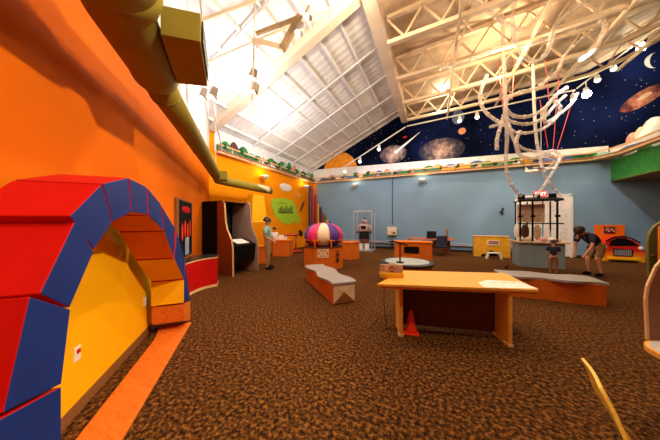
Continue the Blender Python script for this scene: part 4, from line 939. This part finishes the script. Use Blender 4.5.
b = MB(); b.prism(pq, (0, 0, .002)); pp = solo('paper_sheet', b, PAP, 'white paper sheets lying at the right end of the big table', 'paper')
b = MB()
for k in range(4): b.bar(G(492+k*9, 282.2, .7355), G(498+k*9, 282.6, .7355), .02, .001)
b.build('printed_lines', GRY, pp, inv=inv(pp))

# ------------------------------------------------------------ right foreground table with board, chair
zt = .72; A = G(642, 345, zt)
t = thing('white_topped_table', 'white topped wooden table cut by the right photo edge', 'table', (A.x+.62, A.y+.02, 0), TH); 
def rr(w, d, r, z, n=8):
    P = []
    for cx, cy, a0 in ((w/2-r, d/2-r, 0), (-w/2+r, d/2-r, 90), (-w/2+r, -d/2+r, 180), (w/2-r, -d/2+r, 270)):
        for i in range(n+1): a = R(a0+90*i/n); P.append((cx+r*math.cos(a), cy+r*math.sin(a), z))
    return P
MB().prism(rr(1.2, .62, .2, zt-.035), (0, 0, .032)).build('table_top', PLY, t); MB().prism(rr(1.17, .59, .19, zt-.003), (0, 0, .004)).build('white_surface', mat('white laminate', (.62, .60, .60), .3), t)
for x in (-.28, .45):
    for y in (-.2, .2): MB().cyl((x, y, 0), (x, y, zt-.035), .025, n=10).build('leg', STE, t)
P = G(651.5, 341, zt); t = thing('table_screen', 'brown wooden divider board standing on the white topped table', 'divider', (P.x, P.y+.01, zt+.002), TH)
hz = 1.24-zt
MB().prism([(0, 0, 0), (-.012, 0, hz*.55), (.0, 0, hz*.72), (.06, 0, hz*.98), (.12, 0, hz*1.1), (.9, 0, hz*1.15), (.9, 0, 0)], (0, .018, 0)).build('board', BRO, t, bevel=.004)
b = MB(); pr = [(-.006, .0), (-.018, hz*.55), (-.006, hz*.72), (.054, hz*.98), (.115, hz*1.11)]
for p, q in zip(pr, pr[1:]): b.bar((p[0], .009, p[1]), (q[0], .009, q[1]), .012, .022)
b.build('edge_band', EDG, t)

A = D(583, 360, 1.24); Bp = D(625, 441, 1.12)
t = thing('plywood_chair', 'yellow moulded plywood chair with slotted back at bottom right', 'chair', (Bp.x+.18, Bp.y+.02, 0), 0); iv = inv(t)
A1 = D(582, 358, 1.26); m1 = D(589, 372, 1.235); m2 = D(597, 392, 1.2); m3 = D(612, 415, 1.16); m4 = D(627, 441, 1.12)
path = smoothpath([A1, m1, m2, m3, m4], 4)
away = Vector((ray(497, 400).x, ray(497, 400).y, 0)).normalized()
wdir = -away
def strip3(path, wv, thick, name, m, holes=False):
    b = MB(); n = len(path); vs_ = []
    wd = .40
    for i, p in enumerate(path):
        k = 1-.30*(1-i/(n-1))**2
        tt = (path[min(i+1, n-1)]-path[max(i-1, 0)]).normalized(); no = tt.cross(wdir).normalized()*thick
        for j in range(7):
            u = j/6; bow = no.normalized()*(-.008*math.sin(math.pi*u)); q = p+wdir*wd*k*u+bow; vs_ += [q-no/2, q+no/2]
    fs = []
    def I(i, j, s_): return (i*7+j)*2+s_
    for i in range(n-1):
        for j in range(6):
            if holes and j in (1, 4) and 7 <= i <= 12: 
                fs += [(I(i, j, 0), I(i, j, 1), I(i+1, j, 1), I(i+1, j, 0)), (I(i, j+1, 0), I(i, j+1, 1), I(i+1, j+1, 1), I(i+1, j+1, 0))]; continue
            fs += [(I(i, j, 0), I(i, j+1, 0), I(i+1, j+1, 0), I(i+1, j, 0)), (I(i, j, 1), I(i+1, j, 1), I(i+1, j+1, 1), I(i, j+1, 1))]
    for i in range(n-1): fs += [(I(i, 0, 0), I(i+1, 0, 0), I(i+1, 0, 1), I(i, 0, 1)), (I(i, 6, 0), I(i, 6, 1), I(i+1, 6, 1), I(i+1, 6, 0))]
    for j in range(6): fs += [(I(0, j, 0), I(0, j, 1), I(0, j+1, 1), I(0, j+1, 0)), (I(n-1, j, 0), I(n-1, j+1, 0), I(n-1, j+1, 1), I(n-1, j, 1))]
    b.add(vs_, fs); return b.build(name, m, t, inv=iv)
seatdir = (Vector((-wdir.y, wdir.x, 0))).normalized()
strip3(path, wdir, .014, 'backrest', CHY, True)
sp = smoothpath([m4, m4+seatdir*.05+Vector((0, 0, -.035)), m4+seatdir*.20+Vector((0, 0, -.04)), m4+seatdir*.42+Vector((0, 0, -.02))], 4)
strip3(sp, wdir, .014, 'seat', CHY)
zs = m4.z-.05
for u in (.05, .35):
    for v in (.08, .36):
        q = m4+wdir*u+seatdir*v; MB().cyl((q.x, q.y, 0), (q.x, q.y, zs), .012, n=8).build('leg', STE, t, inv=iv)

# ------------------------------------------------------------ people
def skin(name, chains, m, parent, sub=2, iv=None):
    me = bpy.data.meshes.new(name); vs_ = []; es = []; rs = []; idx = {}
    for ch in chains:
        prev = None
        for key in ch:
            p, r = key[:3], key[3]; k = tuple(round(c_, 4) for c_ in p)
            if k not in idx: idx[k] = len(vs_); vs_.append(p); rs.append(r)
            if prev is not None: es.append((prev, idx[k]))
            prev = idx[k]
    me.from_pydata(vs_, es, []); me.materials.append(m)
    o = bpy.data.objects.new(name, me); COL.objects.link(o); o.parent = parent
    sk = o.modifiers.new('skin', 'SKIN'); sk.use_smooth_shade = True
    for i, v in enumerate(me.skin_vertices[0].data):
        v.radius = (rs[i], rs[i]); v.use_root = (i == 0)
    ss = o.modifiers.new('sub', 'SUBSURF'); ss.levels = sub; ss.render_levels = sub
    return o
def person(label, loc, rz, sc, J, shirt, short, hair, sleeves=True, legcloth='knee', female=False):
    """J: joint positions for hip, chest, neck, head, hand_l/r, elbow, knee, foot (facing -Y)"""
    t = thing('person', label, 'person', loc, rz)
    S = lambda p, r: (p[0]*sc, p[1]*sc, p[2]*sc, r*sc)
    hip, chest, neck, head = J['hip'], J['chest'], J['neck'], J['head']
    ch = [[S(hip, .125), S(((hip[0]+chest[0])/2, (hip[1]+chest[1])/2, (hip[2]+chest[2])/2), .115), S(chest, .14), S(neck, .052), S(head, .098), S((head[0]+J['up'][0]*.07, head[1]+J['up'][1]*.07, head[2]+J['up'][2]*.07), .09)]]
    cloth = [[S(hip, .135), S(((hip[0]+chest[0])/2, (hip[1]+chest[1])/2, (hip[2]+chest[2])/2), .135), S(chest, .165), S(tuple(chest[i]*.35+neck[i]*.65 for i in range(3)), .10)]]
    pants = [[S(tuple(hip[i]+(chest[i]-hip[i])*.15 for i in range(3)), .14), S(hip, .145)]]
    for s in ('l', 'r'):
        sh, el, ha, hp, kn, an = J['sh_'+s], J['el_'+s], J['ha_'+s], J['hp_'+s], J['kn_'+s], J['an_'+s]
        d = Vector(ha)-Vector(el); d.normalize(); side = d.cross(Vector((0, 1, 0.3))).normalized(); palm = Vector(ha)+d*.05
        ch.append([S(chest, .14), S(sh, .055), S(el, .040), S(ha, .027), S(tuple(palm), .030)])
        for k in range(4):
            f0 = palm+side*(k-1.5)*.020; f1 = f0+d*(.045+.006*(k in (1, 2))); f2 = f1+d*.03+Vector((0, -.012, -.004))
            ch.append([S(tuple(palm), .030), S(tuple(f1), .0085), S(tuple(f2), .007)])
        th = palm-d*.02+side*.04; ch.append([S(tuple(palm), .030), S(tuple(th), .010), S(tuple(th+d*.035), .008)])
        ft = J['ft_'+s]; ch.append([S(hip, .125), S(hp, .085), S(kn, .055), S(an, .036), S(ft, .034)])
        mid = tuple(sh[i]*.25+el[i]*.75 for i in range(3)); cloth.append([S(chest, .165), S(sh, .085), S(mid, .066)])
        if legcloth == 'knee': pants.append([S(hip, .145), S(hp, .105), S(tuple(kn[i]+(hp[i]-kn[i])*.12 for i in range(3)), .085)])
        else: pants.append([S(hip, .145), S(hp, .105), S(kn, .078), S(tuple(an[i]+(kn[i]-an[i])*.1 for i in range(3)), .060)])
        b = MB(); an_, ft_ = Vector(an)*sc, Vector(ft)*sc
        b.sph((an_+ft_)/2+Vector((0, -.01, 0))*sc, 1, 12, 7, sc=(.05*sc, .14*sc, .05*sc)); b.build('shoe', BLK, t, smooth=True)
    skin('body', ch, SKI, t)
    skin('shirt', cloth, shirt, t); skin('trousers', pants, short, t)
    H_ = Vector(head)*sc; u = Vector(J['up']).normalized(); f = Vector(J['face']).normalized()
    q = u.to_track_quat('Z', 'Y')
    b = MB(); b.sph((0, 0, 0), .128*sc, 16, 8, sc=(.92, 1.0, 1.08), a1=R(100)); b.v = [q @ v for v in b.v]
    b.v = [v+H_+u*.045*sc-f*.030*sc for v in b.v]; b.build('hair', hair, t, smooth=True)
    side = f.cross(u).normalized(); ctr_ = H_+u*.03*sc
    for s_ in (-1, 1):
        b = MB(); b.sph(ctr_+f*.098*sc+side*s_*.035*sc, .012*sc, 8, 5); b.build('eye', BLK, t, smooth=True)
        b = MB(); b.sph(ctr_+side*s_*.10*sc, .022*sc, 8, 5, sc=(.6, .6, 1.2)); b.build('ear', SKI, t, smooth=True)
    b = MB(); b.sph(ctr_+f*.108*sc-u*.02*sc, .017*sc, 8, 6); b.build('nose', SKI, t, smooth=True)
    b = MB(); b.sph(ctr_+f*.098*sc-u*.058*sc, 1, 8, 5, sc=(.02*sc, .008*sc, .006*sc)); b.build('mouth', PKR, t, smooth=True)
    return t
stand = dict(hip=(0, 0, .93), chest=(0, .01, 1.24), neck=(0, .01, 1.46), head=(0, -.01, 1.58), up=(0, 0, 1), face=(0, -1, 0),
    sh_l=(.19, .01, 1.38), el_l=(.25, .03, 1.10), ha_l=(.20, -.16, .98), sh_r=(-.19, .01, 1.38), el_r=(-.25, .03, 1.10), ha_r=(-.20, -.18, .98),
    hp_l=(.09, 0, .88), kn_l=(.10, -.02, .48), an_l=(.11, .02, .09), ft_l=(.12, -.13, .04), hp_r=(-.09, 0, .88), kn_r=(-.11, -.04, .48), an_r=(-.12, 0, .09), ft_r=(-.13, -.15, .04))
P = G(266.5, 269.5); person('standing person in a teal shirt and khaki trousers beside the yellow hood', (P.x, P.y+.05, 0), R(120), .98, stand, TEA, KHA, HAI, legcloth='long')
kid = dict(stand); kid.update(ha_l=(.16, -.32, 1.05), ha_r=(-.16, -.32, 1.05), head=(0, -.03, 1.6))
P = Vector((-6.95, t0c.y+.15, 0)); person('child in a white shirt behind the orange box table', (P.x, P.y, 0), R(60), .74, kid, PAP, NVY, HAI, legcloth='long')
bend = dict(hip=(.0, .12, .86), chest=(0, -.14, 1.10), neck=(0, -.30, 1.22), head=(0, -.42, 1.24), up=(0, -.75, .6), face=(0, -.6, -.8),
    sh_l=(.18, -.26, 1.14), el_l=(.22, -.34, .86), ha_l=(.16, -.44, .66), sh_r=(-.18, -.26, 1.14), el_r=(-.22, -.30, .86), ha_r=(-.17, -.36, .64),
    hp_l=(.09, .10, .82), kn_l=(.11, .0, .46), an_l=(.12, .08, .09), ft_l=(.12, -.07, .04), hp_r=(-.09, .10, .82), kn_r=(-.11, -.06, .46), an_r=(-.12, .02, .09), ft_r=(-.12, -.13, .04))
P = G(594, 276); person('person in dark shirt and khaki shorts bending forward by the tube machine', (P.x, P.y, 0), R(-62), 1.02, bend, NVY, KHA, HAI)
tod = dict(stand); tod.update(ha_l=(.14, -.30, 1.12), ha_r=(-.14, -.30, 1.12), head=(0, -.03, 1.60))
P = G(553, 274.5); person('small child in navy clothes standing at the tube machine', (P.x, P.y-.02, 0), R(165), .58, tod, NVY, BRO, HAI, legcloth='long')
P = G(508, 268.3); b = MB(); b.sph((0, 0, .06), .065, 14, 10); tag(b.build('toy_ball', DKW, loc=(P.x-.05, P.y, 0.005), smooth=True), 'small dark ball on the carpet left of the tube machine', 'ball')

# finer pieces hang from the part they belong to
SUB = {'toy_robot': {'visor': 'head', 'antenna': 'head', 'chest_window': 'chest'}, 'play_car_front': {'grille_bar': 'grille', 'board_window': 'back_board', 'board_mark': 'back_board'},
       'yellow_wagon_front': {'sign_window': 'sign_frame', 'sign_mark': 'sign_frame'}, 'wall_box': {'panel': 'case', 'dial': 'case'}, 'framed_poster': {'red_oval': 'picture', 'flame': 'picture', 'candle': 'picture'},
       'sign_post': {'sign_text_panel': 'sign_box'}, 'picture_box': {'lens_ring': 'picture_board', 'lens_centre': 'picture_board', 'violet_sticker': 'picture_board'}, 'screen_cabinet': {'screen': 'body'}}
for o in list(COL.objects):
    base = o.name.split('.')[0]
    if base in SUB and o.type == 'EMPTY':
        kids = {c.name.split('.')[0]: c for c in reversed(o.children)}
        for c in list(o.children):
            k = SUB[base].get(c.name.split('.')[0])
            if k and k in kids: c.parent = kids[k]
